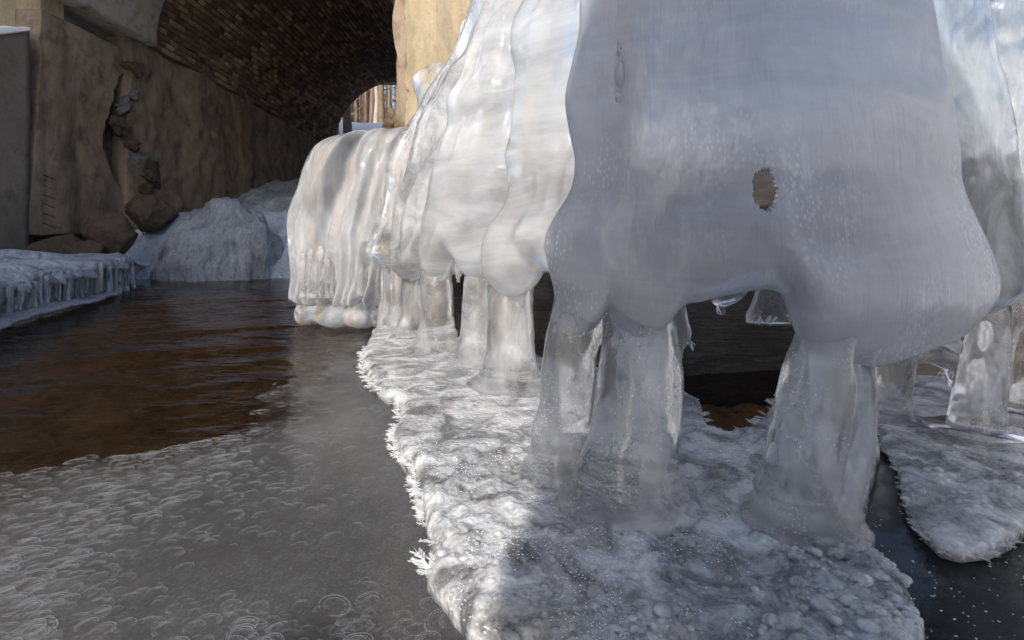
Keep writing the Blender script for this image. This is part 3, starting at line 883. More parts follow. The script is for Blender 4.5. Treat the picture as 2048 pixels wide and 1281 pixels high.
# --- the near curtain
near = thing('ice_curtain', G(1400, 1000), 'broad grey-blue ice curtain nearest the camera with a round hole through it', 'ice curtain', 'ice curtains along the bank')
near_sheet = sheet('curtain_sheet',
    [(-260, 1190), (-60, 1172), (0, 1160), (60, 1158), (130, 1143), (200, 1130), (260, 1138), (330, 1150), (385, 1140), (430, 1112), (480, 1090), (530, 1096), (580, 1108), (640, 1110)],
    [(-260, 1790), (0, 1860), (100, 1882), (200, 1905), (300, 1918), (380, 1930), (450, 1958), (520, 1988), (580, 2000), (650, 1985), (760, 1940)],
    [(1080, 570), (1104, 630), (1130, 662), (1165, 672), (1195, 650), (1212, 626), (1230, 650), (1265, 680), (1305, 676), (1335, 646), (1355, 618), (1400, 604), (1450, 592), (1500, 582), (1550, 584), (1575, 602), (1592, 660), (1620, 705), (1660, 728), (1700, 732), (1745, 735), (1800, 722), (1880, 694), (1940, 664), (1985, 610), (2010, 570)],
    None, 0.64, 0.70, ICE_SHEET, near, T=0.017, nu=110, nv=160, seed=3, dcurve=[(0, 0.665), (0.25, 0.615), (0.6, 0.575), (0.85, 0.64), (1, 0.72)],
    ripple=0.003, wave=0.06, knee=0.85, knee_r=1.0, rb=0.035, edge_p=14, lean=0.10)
# the hole melted through it
hv, hf = [], []
nh = 72
for yy in (0.30, 1.2):
    for k in range(nh):
        a = 2 * math.pi * k / nh
        rr = 1 - 0.22 * random.random() ** 2.5 + 0.05 * math.sin(2 * a + 1) + 0.03 * math.sin(5 * a)
        c = W(1527 + 26 * rr * math.sin(a), 380 + 42 * rr * math.cos(a), 0.6)
        hv.append((c[0] + 0.45 * (yy - 0.6), yy, c[2] + 0.1 * (yy - 0.6)))
hf = [(k, (k + 1) % nh, nh + (k + 1) % nh, nh + k) for k in range(nh)] + [tuple(range(nh - 1, -1, -1)), tuple(range(nh, 2 * nh))]
cut = mesh_obj('hole_cutter', hv, hf, None, None, smooth=False)
bmx = bmesh.new(); bmx.from_mesh(cut.data); bmesh.ops.recalc_face_normals(bmx, faces=bmx.faces); bmx.to_mesh(cut.data); bmx.free()
bmx = bmesh.new(); bmx.from_mesh(near_sheet.data); bmesh.ops.recalc_face_normals(bmx, faces=bmx.faces); bmx.to_mesh(near_sheet.data); bmx.free()
md = near_sheet.modifiers.new('hole', 'BOOLEAN'); md.operation = 'DIFFERENCE'; md.solver = 'EXACT'; md.object = cut
bpy.context.view_layer.update()
dg = bpy.context.evaluated_depsgraph_get()
nm = bpy.data.meshes.new_from_object(near_sheet.evaluated_get(dg))
near_sheet.modifiers.clear()
near_sheet.data = nm
nm.materials.clear(); nm.materials.append(ICE_SHEET)
bpy.data.objects.remove(cut)
for k, (px, py, sx, sz) in enumerate([(1240, 150, 9, 28), (1238, 100, 5, 14), (1236, 195, 5, 12)]):
    p = W(px, py, 0.64); h_ = None
    ray = Vector(p) - Vector((0, 0, CAM_H))
    hit = BVHTree.FromPolygons([v.co.copy() for v in near_sheet.data.vertices], [tuple(q.vertices) for q in near_sheet.data.polygons]).ray_cast(Vector((0, 0, CAM_H)), ray.normalized())
    if hit[0] is not None:
        rm = rock_mesh(640 + k, sx / F * .64, 0.006, sz / F * .64, 3, 0.3, 0); rm.materials.append(ICE_WHITE)
        q = bpy.data.objects.new('frozen_drip', rm); COL.objects.link(q); q.parent = near
        q.matrix_parent_inverse = Matrix.Translation(-Vector(near.location)); q.location = hit[0] - ray.normalized() * 0.003
column([(560, 1112, 1212), (585, 1108, 1214), (602, 1107, 1213), (665, 1091, 1212), (699, 1086, 1196), (760, 1080, 1190), (813, 1077, 1186), (850, 1064, 1180)], 0.665, ICE_COLUMN, near, 5, d_top=0.652, flare=0.50, foot_z=0.036, core=0.5)
column([(572, 1228, 1345), (600, 1225, 1345), (625, 1214, 1347), (690, 1200, 1356), (750, 1194, 1363), (813, 1188, 1361), (870, 1176, 1354), (915, 1160, 1352), (930, 1156, 1354)], 0.595, ICE_COLUMN, near, 8, d_top=0.628, flare=0.50, foot_z=0.036, core=0.5)
column([(590, 1602, 1742), (620, 1600, 1742), (660, 1596, 1722), (710, 1578, 1705), (772, 1564, 1702), (825, 1551, 1695), (897, 1536, 1684), (965, 1518, 1674)], 0.55, ICE_COLUMN, near, 12, d_top=0.582, flare=0.45, foot_z=0.034, core=0.5)
column([(650, 1692, 1780), (690, 1690, 1776), (729, 1694, 1754), (790, 1706, 1753), (840, 1700, 1751), (880, 1678, 1747), (925, 1664, 1738), (975, 1650, 1727), (1010, 1646, 1720)], 0.525, ICE_GLASS, near, 15, d_top=0.592, flare=0.45, foot_z=0.03)

# --- curtains to the right, behind the near one
rc = thing('ice_curtain', G(1960, 880), 'frosted translucent ice curtain at right edge, standing on a smooth collared column', 'ice curtain', 'ice curtains along the bank')
sheet('curtain_sheet', [(-260, 1700), (0, 1760), (300, 1800), (600, 1830), (700, 1850)], [(-260, 1945), (0, 1968), (60, 1975), (150, 2000), (240, 2022), (330, 2034), (420, 2040), (480, 2046), (540, 2052), (620, 2040)],
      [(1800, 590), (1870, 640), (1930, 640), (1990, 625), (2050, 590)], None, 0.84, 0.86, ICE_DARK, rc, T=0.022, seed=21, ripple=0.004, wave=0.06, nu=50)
column([(600, 1945, 2035), (650, 1938, 2022), (700, 1932, 2014), (785, 1913, 2005), (850, 1904, 2000), (870, 1900, 2000)], 0.80, ICE_COLUMN, rc, 22, d_top=0.85, flare=0.6, foot_z=0.03, core=0.5)
rc2 = thing('ice_curtain', G(2090, 900), 'dark glassy ice curtain running out of the picture at the far right', 'ice curtain', 'ice curtains along the bank')
sheet('curtain_sheet', [(-260, 1920), (0, 1960), (300, 1990), (620, 2010)], [(-260, 2290), (600, 2300)],
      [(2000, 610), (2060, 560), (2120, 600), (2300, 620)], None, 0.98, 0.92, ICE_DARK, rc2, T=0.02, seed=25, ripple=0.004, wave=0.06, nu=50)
column([(560, 2030, 2130), (640, 2028, 2120), (760, 2018, 2100), (830, 2008, 2096), (900, 2010, 2100)], 0.88, ICE_COLUMN, rc2, 26, flare=0.35, foot_z=0.01)
bc = tag(column([(640, 1735, 1842), (700, 1742, 1828), (760, 1750, 1820), (800, 1752, 1818), (832, 1748, 1822)], 0.90, ICE_COLUMN, None, 28, flare=0.5, foot_z=0.016, name='ice_column'),
         'short frosted ice column half hidden behind the tip of the near curtain', 'ice column')

# --- the folds to the left
f1 = thing('ice_curtain', G(1030, 760), 'rippled white ice fold directly left of the near curtain, on one stout column', 'ice curtain', 'ice curtains along the bank')
sheet('curtain_sheet', [(-260, 1120), (-60, 1100), (0, 1068), (45, 1036), (90, 1028), (150, 1042), (200, 1036), (260, 1028), (320, 1016), (370, 1022), (410, 1018), (450, 992), (490, 980), (530, 984), (570, 990)],
      [(-260, 1300), (0, 1290), (600, 1230)],
      [(975, 515), (985, 560), (1005, 588), (1040, 592), (1062, 575), (1076, 548), (1095, 541), (1130, 560), (1250, 575)], None, 1.10, 0.90, ICE_WHITE, f1, T=0.042, seed=31, ripple=0.007, wave=0.085, nu=80, nv=130, knee=0.5, lean=0.05, ribs=0.008)
column([(518, 988, 1074), (540, 985, 1076), (555, 984, 1072), (590, 977, 1068), (665, 974, 1069), (710, 969, 1072), (735, 962, 1078)], 1.09, ICE_COLUMN, f1, 33, flare=0.5, foot_z=0.032, core=0.5)
f2 = thing('ice_curtain', G(900, 690), 'bright sunlit ice fold with a small arched gap between its two columns', 'ice curtain', 'ice curtains along the bank')
sheet('curtain_sheet', [(-260, 1090), (-40, 1010), (0, 990), (60, 965), (110, 945), (160, 925), (205, 905), (245, 903), (300, 885), (350, 872), (400, 862), (440, 850), (480, 845), (520, 852)],
      [(-260, 1200), (0, 1160), (600, 1090)],
      [(840, 505), (850, 540), (868, 562), (888, 558), (900, 535), (910, 518), (922, 516), (935, 535), (950, 560), (975, 565), (1000, 550), (1100, 545)], None, 1.50, 1.24, ICE_WHITE, f2, T=0.055, seed=36, ripple=0.008, wave=0.10, nu=100, nv=120, knee=0.4, lean=0.03, ribs=0.016)
column([(505, 850, 900), (522, 848, 900), (540, 844, 902), (590, 842, 906), (640, 841, 910), (662, 836, 914)], 1.47, ICE_COLUMN, f2, 38, flare=0.5, foot_z=0.032)
column([(505, 936, 985), (525, 934, 985), (560, 928, 980), (600, 925, 979), (660, 922, 978), (695, 914, 978)], 1.27, ICE_COLUMN, f2, 39, d_top=1.38, flare=0.5, foot_z=0.032)
f3 = thing('ice_curtain', G(810, 660), 'narrow glassy ice fold leaning from the pier, third from the near curtain', 'ice curtain', 'ice curtains along the bank')
sheet('curtain_sheet', [(-260, 1080), (-40, 1010), (0, 995), (60, 962), (100, 945), (150, 908), (200, 880), (240, 852), (290, 838), (340, 826), (400, 806), (440, 800), (480, 796), (530, 804)],
      [(-260, 1120), (0, 1080), (600, 920)],
      [(790, 505), (804, 545), (825, 562), (845, 555), (860, 540), (920, 540)], None, 1.72, 1.5, ICE_GLASS, f3, T=0.06, seed=41, ripple=0.008, wave=0.11, nu=80, nv=110, ribs=0.02)
column([(512, 806, 848), (530, 806, 848), (580, 804, 846), (630, 802, 846), (648, 796, 848)], 1.70, ICE_COLUMN, f3, 43, flare=0.5, foot_z=0.032)
f4 = thing('ice_curtain', G(775, 630), 'thin clear ice fold with two slim columns beside the far rounded ice block', 'ice curtain', 'ice curtains along the bank')
sheet('curtain_sheet', [(-100, 985), (60, 960), (150, 905), (200, 868), (240, 846), (280, 818), (330, 796), (380, 784), (430, 772), (470, 760), (520, 764)],
      [(-100, 1010), (0, 1000), (300, 900), (600, 850)],
      [(755, 490), (765, 522), (800, 528), (850, 530)], None, 1.95, 1.75, ICE_GLASS, f4, T=0.06, seed=46, ripple=0.008, wave=0.11, nu=80, nv=110, ribs=0.025)
column([(512, 762, 782), (560, 762, 781), (600, 761, 781), (615, 757, 784)], 1.93, ICE_COLUMN, f4, 47, flare=0.5, foot_z=0.0)
column([(515, 781, 805), (560, 781, 803), (610, 780, 803), (628, 776, 806)], 1.88, ICE_COLUMN, f4, 48, flare=0.5, foot_z=0.01)
k1 = thing('ice_lump', W(870, 300, 2.25), 'smooth grey glassy ice lump against the tan pier, the lower of two', 'ice lump')
sheet('lump', [(120, 850), (140, 846), (160, 832), (180, 834), (205, 843), (235, 842), (300, 822), (420, 800)], [(100, 960), (400, 900)], [(790, 400), (960, 400)],
      [(828, 168), (834, 152), (845, 140), (858, 142), (866, 134), (880, 128), (905, 126), (970, 130)], 2.25, 2.1, ICE_GLASS, k1, T=0.07, seed=51, ripple=0.004, wave=0.1, nu=50, nv=60, rt=0.06, rb=0.05)
k2 = thing('ice_lump', W(950, 200, 2.05), 'smooth grey glassy ice lump against the tan pier, the upper of two', 'ice lump')
sheet('lump', [(-60, 990), (0, 980), (40, 930), (70, 921), (110, 914), (160, 890), (260, 860)], [(-60, 1120), (200, 1000)], [(860, 240), (1000, 240)],
      [(912, 80), (920, 58), (932, 42), (948, 36), (955, 38), (968, 30), (988, 18), (1010, -40), (1120, -60)], 2.05, 1.95, ICE_GLASS, k2, T=0.07, seed=53, ripple=0.004, wave=0.1, nu=50, nv=60, rt=0.06, rb=0.05)
# --- the far rounded block
fb = thing('ice_block', G(670, 620), 'far rounded block of clear ribbed ice on a scalloped glassy foot in the water', 'ice block')
sheet('block', [(250, 700), (290, 648), (320, 632), (345, 622), (390, 611), (420, 604), (460, 602), (500, 604), (540, 604), (590, 606)], [(250, 860), (600, 790)],
      [(600, 600), (640, 608), (680, 614), (740, 616), (790, 612)], [(600, 330), (640, 296), (660, 284), (690, 276), (730, 268), (790, 261), (860, 258)], 2.32, 2.22, ICE_BLOCK, fb, T=0.13, seed=55, ripple=0.008, wave=0.13, nu=140, nv=120, rt=0.10, rb=0.04, knee=0.15, ribs=0.15)
sheet('side_rib', [(410, 612), (425, 602), (450, 592), (500, 587), (560, 586), (575, 588)], [(400, 640), (590, 640)], [(580, 568), (640, 572)], [(585, 440), (600, 418), (640, 400)], 2.40, 2.42, ICE_WHITE, fb, T=0.06, seed=57, ripple=0.006, wave=0.1, nu=40, nv=60, rt=0.05, rb=0.03)
nU, nT = 90, 18
lv = []
for a in range(nU):
    u = a / (nU - 1)
    px = 590 + 172 * u; py = 601 + 20 * u + 4 * math.sin(7 * u)
    d = 2.26 - 0.12 * u - 0.06 * math.sin(math.pi * u)
    c = W(px, py, d)
    r = (0.052 * (0.85 + 0.22 * abs(math.sin(3 * math.pi * u + 0.25)))) * min(1, 8 * u + .15, 8 * (1 - u) + .15)
    for b0 in range(nT):
        q = 2 * math.pi * b0 / nT
        lv.append((c[0], c[1] + 1.9 * r * math.cos(q), 0.028 + r * math.sin(q)))
lf = grid_faces(nT, nU, wrap=True) + [tuple(range(nT - 1, -1, -1)), tuple((nU - 1) * nT + q for q in range(nT))]
mesh_obj('glassy_foot', lv, lf, ICE_GLASS, fb)
for k in range(13):
    px = 604 + k * 12.5 + random.uniform(-3, 3)
    top = 500 + random.uniform(-15, 15); hw = random.uniform(6, 10)
    column([(top, px - hw, px + hw), (top + 30, px - hw * .9, px + hw * .9), (575, px - hw * .8, px + hw * .8), (590, px - hw, px + hw)], 2.09 + random.uniform(-.02, .02), ICE_GLASS, fb, 400 + k, nz=24, nth=14, flare=0.2, name='rib')
# shelf foot below the folds
for k, (px, py, hw) in enumerate([(760, 640, 34), (800, 650, 24)]):
    c = G(px, py, 0.0)
    tag(rock('ice_lobe', (c[0], c[1], 0.012), (hw / F * c[1], 0.10, 0.045), 330 + k, ICE_GLASS, None, (0, 0, 0.3), 4, 0.2), ['clear rounded ice lobe in the water below the slim columns', 'smaller clear ice lobe tucked under the glassy fold'][k], 'ice lobe')

# ------------------------------------------------------------------ dark ledge behind the curtain
nx, nz = 200, 60
U, V = np.meshgrid(np.linspace(-0.35, 2.3, nx), np.linspace(0, 1, nz))
prof_y = 1.35 + 0.5 * V ** 2 + 0.35 * smooth(0.3, -0.4, U)
zz = -0.15 + V * 0.75 + 0.05 * fbm(U * 2, V * 0, 0, 91)
st = 0.03 * np.abs(fbm(U * 3, zz * 14, 0, 92, 4)) + 0.06 * fbm(U * 2.5, zz * 3, 0, 93, 3)
front = np.stack([U, prof_y - st, zz], -1).reshape(-1, 3)
tag(mesh_obj('rock_ledge', front, grid_faces(nx, nz), BEDROCK), 'dark layered wet rock ledge behind the ice columns', 'rock')
# thickness: back of the ledge runs up to the bank
U, V = np.meshgrid(np.linspace(-0.35, 2.3, 60), np.linspace(0, 1, 30))

# ------------------------------------------------------------------ left ice ledges and frozen cascade
ledge = thing('ice_ledge', G(130, 600), 'long low ice ledge with dark icicle gaps at the left water edge', 'ice ledge')
def ledge_strip(name, path, ztop, depth_in, n, seed, zlow, mat, parent, lumps=0.03):
    """an ice bank: path (x, y) of its water edge; profile rises from the water and runs back to the wall"""
    path = np.array(path); s = np.linspace(0, len(path) - 1, n)
    P = np.stack([np.interp(s, range(len(path)), path[:, k]) for k in (0, 1)], -1)
    T = np.gradient(P, axis=0); T /= np.linalg.norm(T, axis=1)[:, None]
    N = np.stack([-T[:, 1], T[:, 0]], -1)
    zt = np.interp(s, range(len(ztop)), ztop) * (1 + 0.22 * fbm(s * 4.5, 0 * s, 0, seed + 1, 3))
    prof = [(0.10, 0), (0.10, .25), (0.09, .5), (0.06, .68), (0.015, .76), (0.0, .84), (0.012, .93), (0.05, 1.0), (0.16, 1.03), (0.3, 1.02), (0.5, 1.06), (1.0, 1.1)]
    V = []
    for a, h in prof:
        q = a * depth_in
        lum = lumps * fbm(s * 3.1, a * 4 + 0 * s, 0, seed, 4) * (1 if h > 0.1 else .4)
        V.append(np.stack([P[:, 0] + N[:, 0] * (q + lum), P[:, 1] + N[:, 1] * (q + lum), zlow + (zt - zlow) * h + 0.9 * lum * (h > .8)], -1))
    V = np.stack(V)
    return mesh_obj(name, V.reshape(-1, 3), grid_faces(n, len(prof), flip=False), mat, parent), P, N, zt
pth = [G(-340, 760, 0)[:2], G(-120, 690, 0)[:2], G(30, 640, 0)[:2], G(130, 610, 0)[:2], G(215, 590, 0)[:2], G(268, 575, 0)[:2], G(272, 562, 0)[:2]]
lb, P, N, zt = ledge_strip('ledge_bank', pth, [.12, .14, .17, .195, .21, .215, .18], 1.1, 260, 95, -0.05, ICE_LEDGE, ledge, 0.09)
apron = [G(-380, 800, 0)[:2], G(-100, 712, 0)[:2], G(20, 655, 0)[:2], G(130, 622, 0)[:2], G(190, 605, 0)[:2], G(240, 586, 0)[:2]]
ledge_strip('ice_apron', apron, [.015, .02, .03, .03, .02, .01], 0.7, 90, 97, -0.06, ICE_LEDGE, ledge, 0.015)
i = 40.0
while i < 254:
    i += random.choice([0.5, 0.7, 1.0, 1.6, 4.0])
    ii = int(min(i, 257))
    top = zt[ii] * random.uniform(.80, 1.0); c = P[ii]
    off = N[ii] * random.uniform(.0, .05)
    r = random.uniform(.004, .016); zb = random.choice([-0.02, -0.02, 0.02, 0.06, .09])
    v = []; nn = 10; nzz = 14; sd = random.random() * 50
    for j in range(nzz):
        t = j / (nzz - 1); z = top + (zb - top) * t
        for q in range(nn):
            a = 2 * math.pi * q / nn
            rr = r * ((1.2 - 0.95 * t) if zb > 0.01 else 1.3 - 0.6 * math.sin(math.pi * t)) * (1 + 0.35 * float(vnoise(math.cos(a) + sd, math.sin(a), z * 25)))
            v.append((c[0] + off[0] + rr * math.cos(a), c[1] + off[1] + rr * math.sin(a), z))
    f = grid_faces(nn, nzz, wrap=True, flip=True) + [tuple(range(nn)), tuple((nzz - 1) * nn + q for q in range(nn - 1, -1, -1))]
    mesh_obj('icicle', v, f, random.choice([ICE_LEDGE, ICE_BLUE, ICE_WHITE, ICE_DARK]), ledge)
ledge2 = thing('ice_ledge', G(100, 560), 'thin upper ice ledge with dark notches right under the wing wall', 'ice ledge')
pth2 = [W(-160, 590, 3.4)[:2], W(0, 545, 3.7)[:2], W(90, 530, 3.9)[:2], W(150, 522, 4.1)[:2], W(235, 522, 4.25)[:2], W(300, 528, 4.6)[:2]]
_, P2, N2, zt2 = ledge_strip('ledge_bank', pth2, [.10, .15, .19, .215, .20, .16], 0.6, 120, 99, 0.03, ICE_LEDGE, ledge2, 0.02)
for k in range(30):
    i = 14 + k * 3
    v = []; r = random.uniform(.008, .02); c = P2[i] - N2[i] * 0.01; top = zt2[i] * 0.92
    for j in range(6):
        t = j / 5
        for q in range(6):
            a = math.pi * 2 * q / 6; rr = r * (1.1 - .9 * t)
            v.append((c[0] + rr * math.cos(a), c[1] + rr * math.sin(a), top - .11 * t))
    mesh_obj('icicle', v, grid_faces(6, 6, wrap=True, flip=True), ICE_WHITE, ledge2)

# cascade: frozen sheet climbing into the tunnel, with the grey mound standing on it
nx, ny = 240, 300
xs = np.linspace(-4.45, -0.6, nx); ys = np.linspace(4.6, 13.2, ny)
X, Y = np.meshgrid(xs, ys)
rise = smooth(4.72, 5.6, Y + 0.12 * fbm(X * 2, Y * 0, 0, 5)) * 0.70 + smooth(5.8, 10.5, Y) * 0.95 + smooth(10.5, 13.3, Y) * 1.5
side = smooth(-3.9, -4.35, X + 0.1 * fbm(Y * 2, X * 0, 0, 6)) * smooth(6.2, 5.2, Y)
Z = -0.07 + rise * (1 - 0.85 * side) + (0.12 * fbm(X * 2.2, Y * 2.2, 0, 101, 4) + 0.06 * np.abs(fbm(X * 9, Y * 5, 0, 102, 4))) * smooth(4.5, 5.0, Y)
right = smooth(-2.7, -1.9, X) * smooth(4.9, 5.9, Y) * 0.34
Z += right
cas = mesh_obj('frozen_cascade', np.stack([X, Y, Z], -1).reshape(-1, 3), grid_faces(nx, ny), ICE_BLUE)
tag(cas, 'bluish frozen cascade of snowy ice climbing into the dark tunnel', 'frozen cascade')
me = rock_mesh(555, 1, 1, 1, 5, 0.15, 0)
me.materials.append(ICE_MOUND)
mound = bpy.data.objects.new('ice_mound', me); COL.objects.link(mound)
mound.location = (W(452, 520, 5.0)[0], 4.95, -0.02); mound.scale = (0.55, 0.38, 0.72)
P = np.array([v.co[:] for v in me.vertices])
dsp = 0.22 * fbm(P[:, 0] * 2.2, P[:, 1] * 2.2, P[:, 2] * 2.2, 12, 3) + 0.08 * smooth(1.0, 0.6, P[:, 2]) * fbm(P[:, 0] * 8, P[:, 1] * 8, P[:, 2] * 2.5, 7, 4) - 0.09 * smooth(0.95, 0.5, P[:, 2]) * np.abs(fbm(P[:, 0] * 11, P[:, 1] * 11, P[:, 2] * 2.0, 9, 3)) + 0.02 * fbm(P[:, 0] * 20, P[:, 1] * 20, P[:, 2] * 9, 8, 3)
for v, q, d in zip(me.vertices, P, dsp): v.co = tuple(q * (1 + d))
tag(mound, 'grey dome of rippled ice in front of the cascade at the tunnel mouth', 'ice mound')

# ------------------------------------------------------------------ boulder added unseen behind the lens to shade and softly fill the near ice
tag(rock('boulder', (0.125, -0.72, 0.7), (0.46, 0.40, 1.15), 777, SNOW, None, (0, 0, 0.5), 4, 0.2), 'tall snow-covered boulder standing in the shallows right behind the lens', 'boulder')
def spruce(loc, h, r, seed, label):  # spruces added out of view to shade the tunnel mouth and cascade
    t = thing('spruce_tree', loc, label, 'tree', 'spruces on the left bank')
    rs = random.Random(seed)
    v, f = [], []
    limb(v, f, loc, (loc[0], loc[1], loc[2] + h * .95), .16, .03, 8)
    mesh_obj('trunk', v, f, BARK, t)
    v, f = [], []
    for k in range(3000):
        q = rs.random() ** 0.7
        z = h * (0.06 + 0.93 * q); rr = r * (1 - q) * (0.35 + 0.65 * rs.random()) + .05; a = rs.uniform(0, 6.283)
        c = np.array(loc) + np.array([rr * math.cos(a), rr * math.sin(a), z - 0.25 * rr])
        d = np.array([math.cos(a), math.sin(a), -.35]); sd = np.array([-math.sin(a), math.cos(a), 0]); L = rs.uniform(.25, .5); n0 = len(v)
        v.extend([c - d * L, c + sd * L * .5, c + d * L, c - sd * L * .5]); f.append((n0, n0 + 1, n0 + 2, n0 + 3))
    mesh_obj('crown', v, f, NEEDLES, t, smooth=False)
bN = NB('needles'); bN.set(Base_Color=(0.035, 0.06, 0.03), Roughness=0.8); NEEDLES = bN.m
for k, (x, y, h) in enumerate([(-7.6, -5.2, 8.2), (-6.2, -6.6, 13.0), (-4.9, -5.4, 12.5), (-8.8, -7.0, 9.2)]):
    spruce((x, y, float(ground_z(np.array([x]), np.array([y]))[0])), h, 1.9, 900 + k, ['shorter spruce behind the viewer, between the tall pair and the outermost spruce', 'tallest dark spruce on the left bank behind the viewer', 'tall dark spruce behind the viewer, closest to the stream', 'outermost dark spruce behind the viewer, farthest up the left bank'][k])

# ------------------------------------------------------------------ frost crystals
def feather(seed, barbs=6):
    rs = random.Random(seed)
    v, f = [], []
    def blade(a, d, L, wd):
        d = np.array(d, float); d /= np.linalg.norm(d)
        s = np.cross(d, (0, 0, 1)); s = s / (np.linalg.norm(s) + 1e-9); n = np.cross(s, d)
        o = len(v); a = np.array(a, float)
        v.extend([a + s * wd, a - s * wd, a + n * wd, a - n * wd, a + d * L])
        f.extend([(o, o + 2, o + 4), (o + 2, o + 1, o + 4), (o + 1, o + 3, o + 4), (o + 3, o, o + 4)])
    blade((0, 0, 0), (1, 0, 0.1), 1.0, 0.05)
    for k in range(barbs):
        q = 0.1 + 0.75 * k / barbs
        for sgn in (-1, 1):
            if rs.random() < 0.12: continue
            L = (0.55 - 0.4 * q) * rs.uniform(.7, 1.2)
            a = (q, 0, 0.1 * q)
            d = (0.75, sgn * rs.uniform(.5, .9), rs.uniform(-.1, .3))
            blade(a, d, L, 0.035)
            dd = np.array(d) / np.linalg.norm(d)
            for h in (.45, .7):
                blade(np.array(a) + dd * L * h, dd + np.array([.6, -sgn * .3, .2]), L * .35, .025)
    me = bpy.data.meshes.new('frost_crystal')
    me.from_pydata([tuple(p) for p in v], [], f)
    me.materials.append(FROST)
    return me
FEATHERS = [feather(k) for k in range(6)]
def crystal(loc, yaw, pitch, size, parent, roll=0.0):
    o = bpy.data.objects.new('frost_crystal', random.choice(FEATHERS))
    COL.objects.link(o)
    if parent:
        o.parent = parent; o.matrix_parent_inverse = Matrix.Translation(-Vector(parent.location))
    o.location = tuple(map(float, loc)); o.rotation_euler = (roll, -pitch, yaw); o.scale = (size,) * 3
    return o
def fringe(pts, inside, parent, sel, density, size, z):
    n = len(pts); cnt = 0
    ctr = np.roll(pts, -2, 0) - np.roll(pts, 2, 0)
    for i in range(n):
        p = pts[i]
        if not sel(p): continue
        t = ctr[i] / (np.linalg.norm(ctr[i]) + 1e-9); nn = np.array([t[1], -t[0]])
        if inside(np.array([p + nn * 0.02]))[0]: nn = -nn
        m = density * (0.35 + 1.3 * max(0, float(vnoise(p[0] * 18, p[1] * 18, 1, 7)) + .4))
        for _ in range(int(m) + (random.random() < m % 1)):
            yaw = math.atan2(nn[1], nn[0]) + random.gauss(0, .55)
            q = p + (np.roll(pts, -1, 0)[i] - p) * random.random() - nn * 0.004
            crystal((q[0], q[1], z + random.uniform(-.004, .006)), yaw, random.uniform(-.1, .35), size * random.uniform(.35, 1.3) * (0.8 + 0.35 * q[1]), parent, random.uniform(-.6, .6)); cnt += 1
    return cnt
def pxy(p, z=0.02): return 1024 + p[0] / p[1] * F, 490 + (CAM_H - z) / p[1] * F
def sel_left(p):
    a, c = pxy(p)
    return a < 960 and 690 < c < 1085
fringe(sh_pts, sh_in, shelf, sel_left, 1.4, 0.0165, 0.010)
def sel_back(p):
    a, c = pxy(p)
    return 1390 < a < 1600 and 765 < c < 870
fringe(sh_pts, sh_in, shelf, sel_back, 0.6, 0.018, 0.012)
fringe(sh2_pts, sh2_in, shelf2, lambda p: pxy(p)[0] < 2060 and pxy(p)[1] > 850, 1.6, 0.012, 0.003)
for dx, yaw, s in ((0, 2.4, .034), (6, 1.9, .028), (-4, 2.9, .026), (2, 3.6, .02)):
    p = G(868 + dx, 1130 + dx, 0.02)
    crystal((p[0], p[1], 0.012), yaw, 0.25, s, shelf)

# little frosted drips hanging in the arches
def drip(rows, d, label, fr, seed):
    t = thing('hanging_ice', W(sum(r[1] + r[2] for r in rows) / (2 * len(rows)), rows[-1][0], d), label, 'icicle', 'little icicles behind the columns')
    column(rows, d, ICE_COLUMN, t, seed, nz=20, nth=20, flare=0.0, name='icicle_body')
    L, R, y = fr
    for k in range(int(abs(R - L) / 6)):
        p = W(L + (R - L) * random.random(), y + random.uniform(-4, 2), d - 0.012)
        crystal(p, random.uniform(-.6, .6) + (math.pi if random.random() < .5 else 0), random.uniform(-1.6, -.6), random.uniform(.008, .018), t)
drip([(560, 1512, 1560), (600, 1508, 1572), (620, 1500, 1582), (632, 1494, 1586)], 0.95, 'frosty bell-shaped icicle hanging in the big arch of the near curtain', (1496, 1586, 634), 61)
drip([(570, 1470, 1500), (590, 1445, 1490), (605, 1425, 1470), (614, 1434, 1450)], 0.9, 'short slanting icicle at the top of the big arch', (1434, 1446, 614), 62)
drip([(600, 1330, 1372), (640, 1335, 1376), (670, 1335, 1382), (684, 1345, 1378), (700, 1352, 1366)], 0.85, 'frost-tipped icicle just right of the second stout column', (1360, 1384, 685), 63)
drip([(660, 1850, 1920), (690, 1832, 1925), (715, 1826, 1930), (735, 1880, 1932), (760, 1900, 1925)], 1.0, 'frosted white icicle between curtain tip and collared column', (1880, 1930, 745), 64)
drip([(520, 906, 926), (545, 908, 924), (556, 912, 920)], 1.45, 'tiny icicle in the small arch of the bright fold', (908, 924, 550), 65)

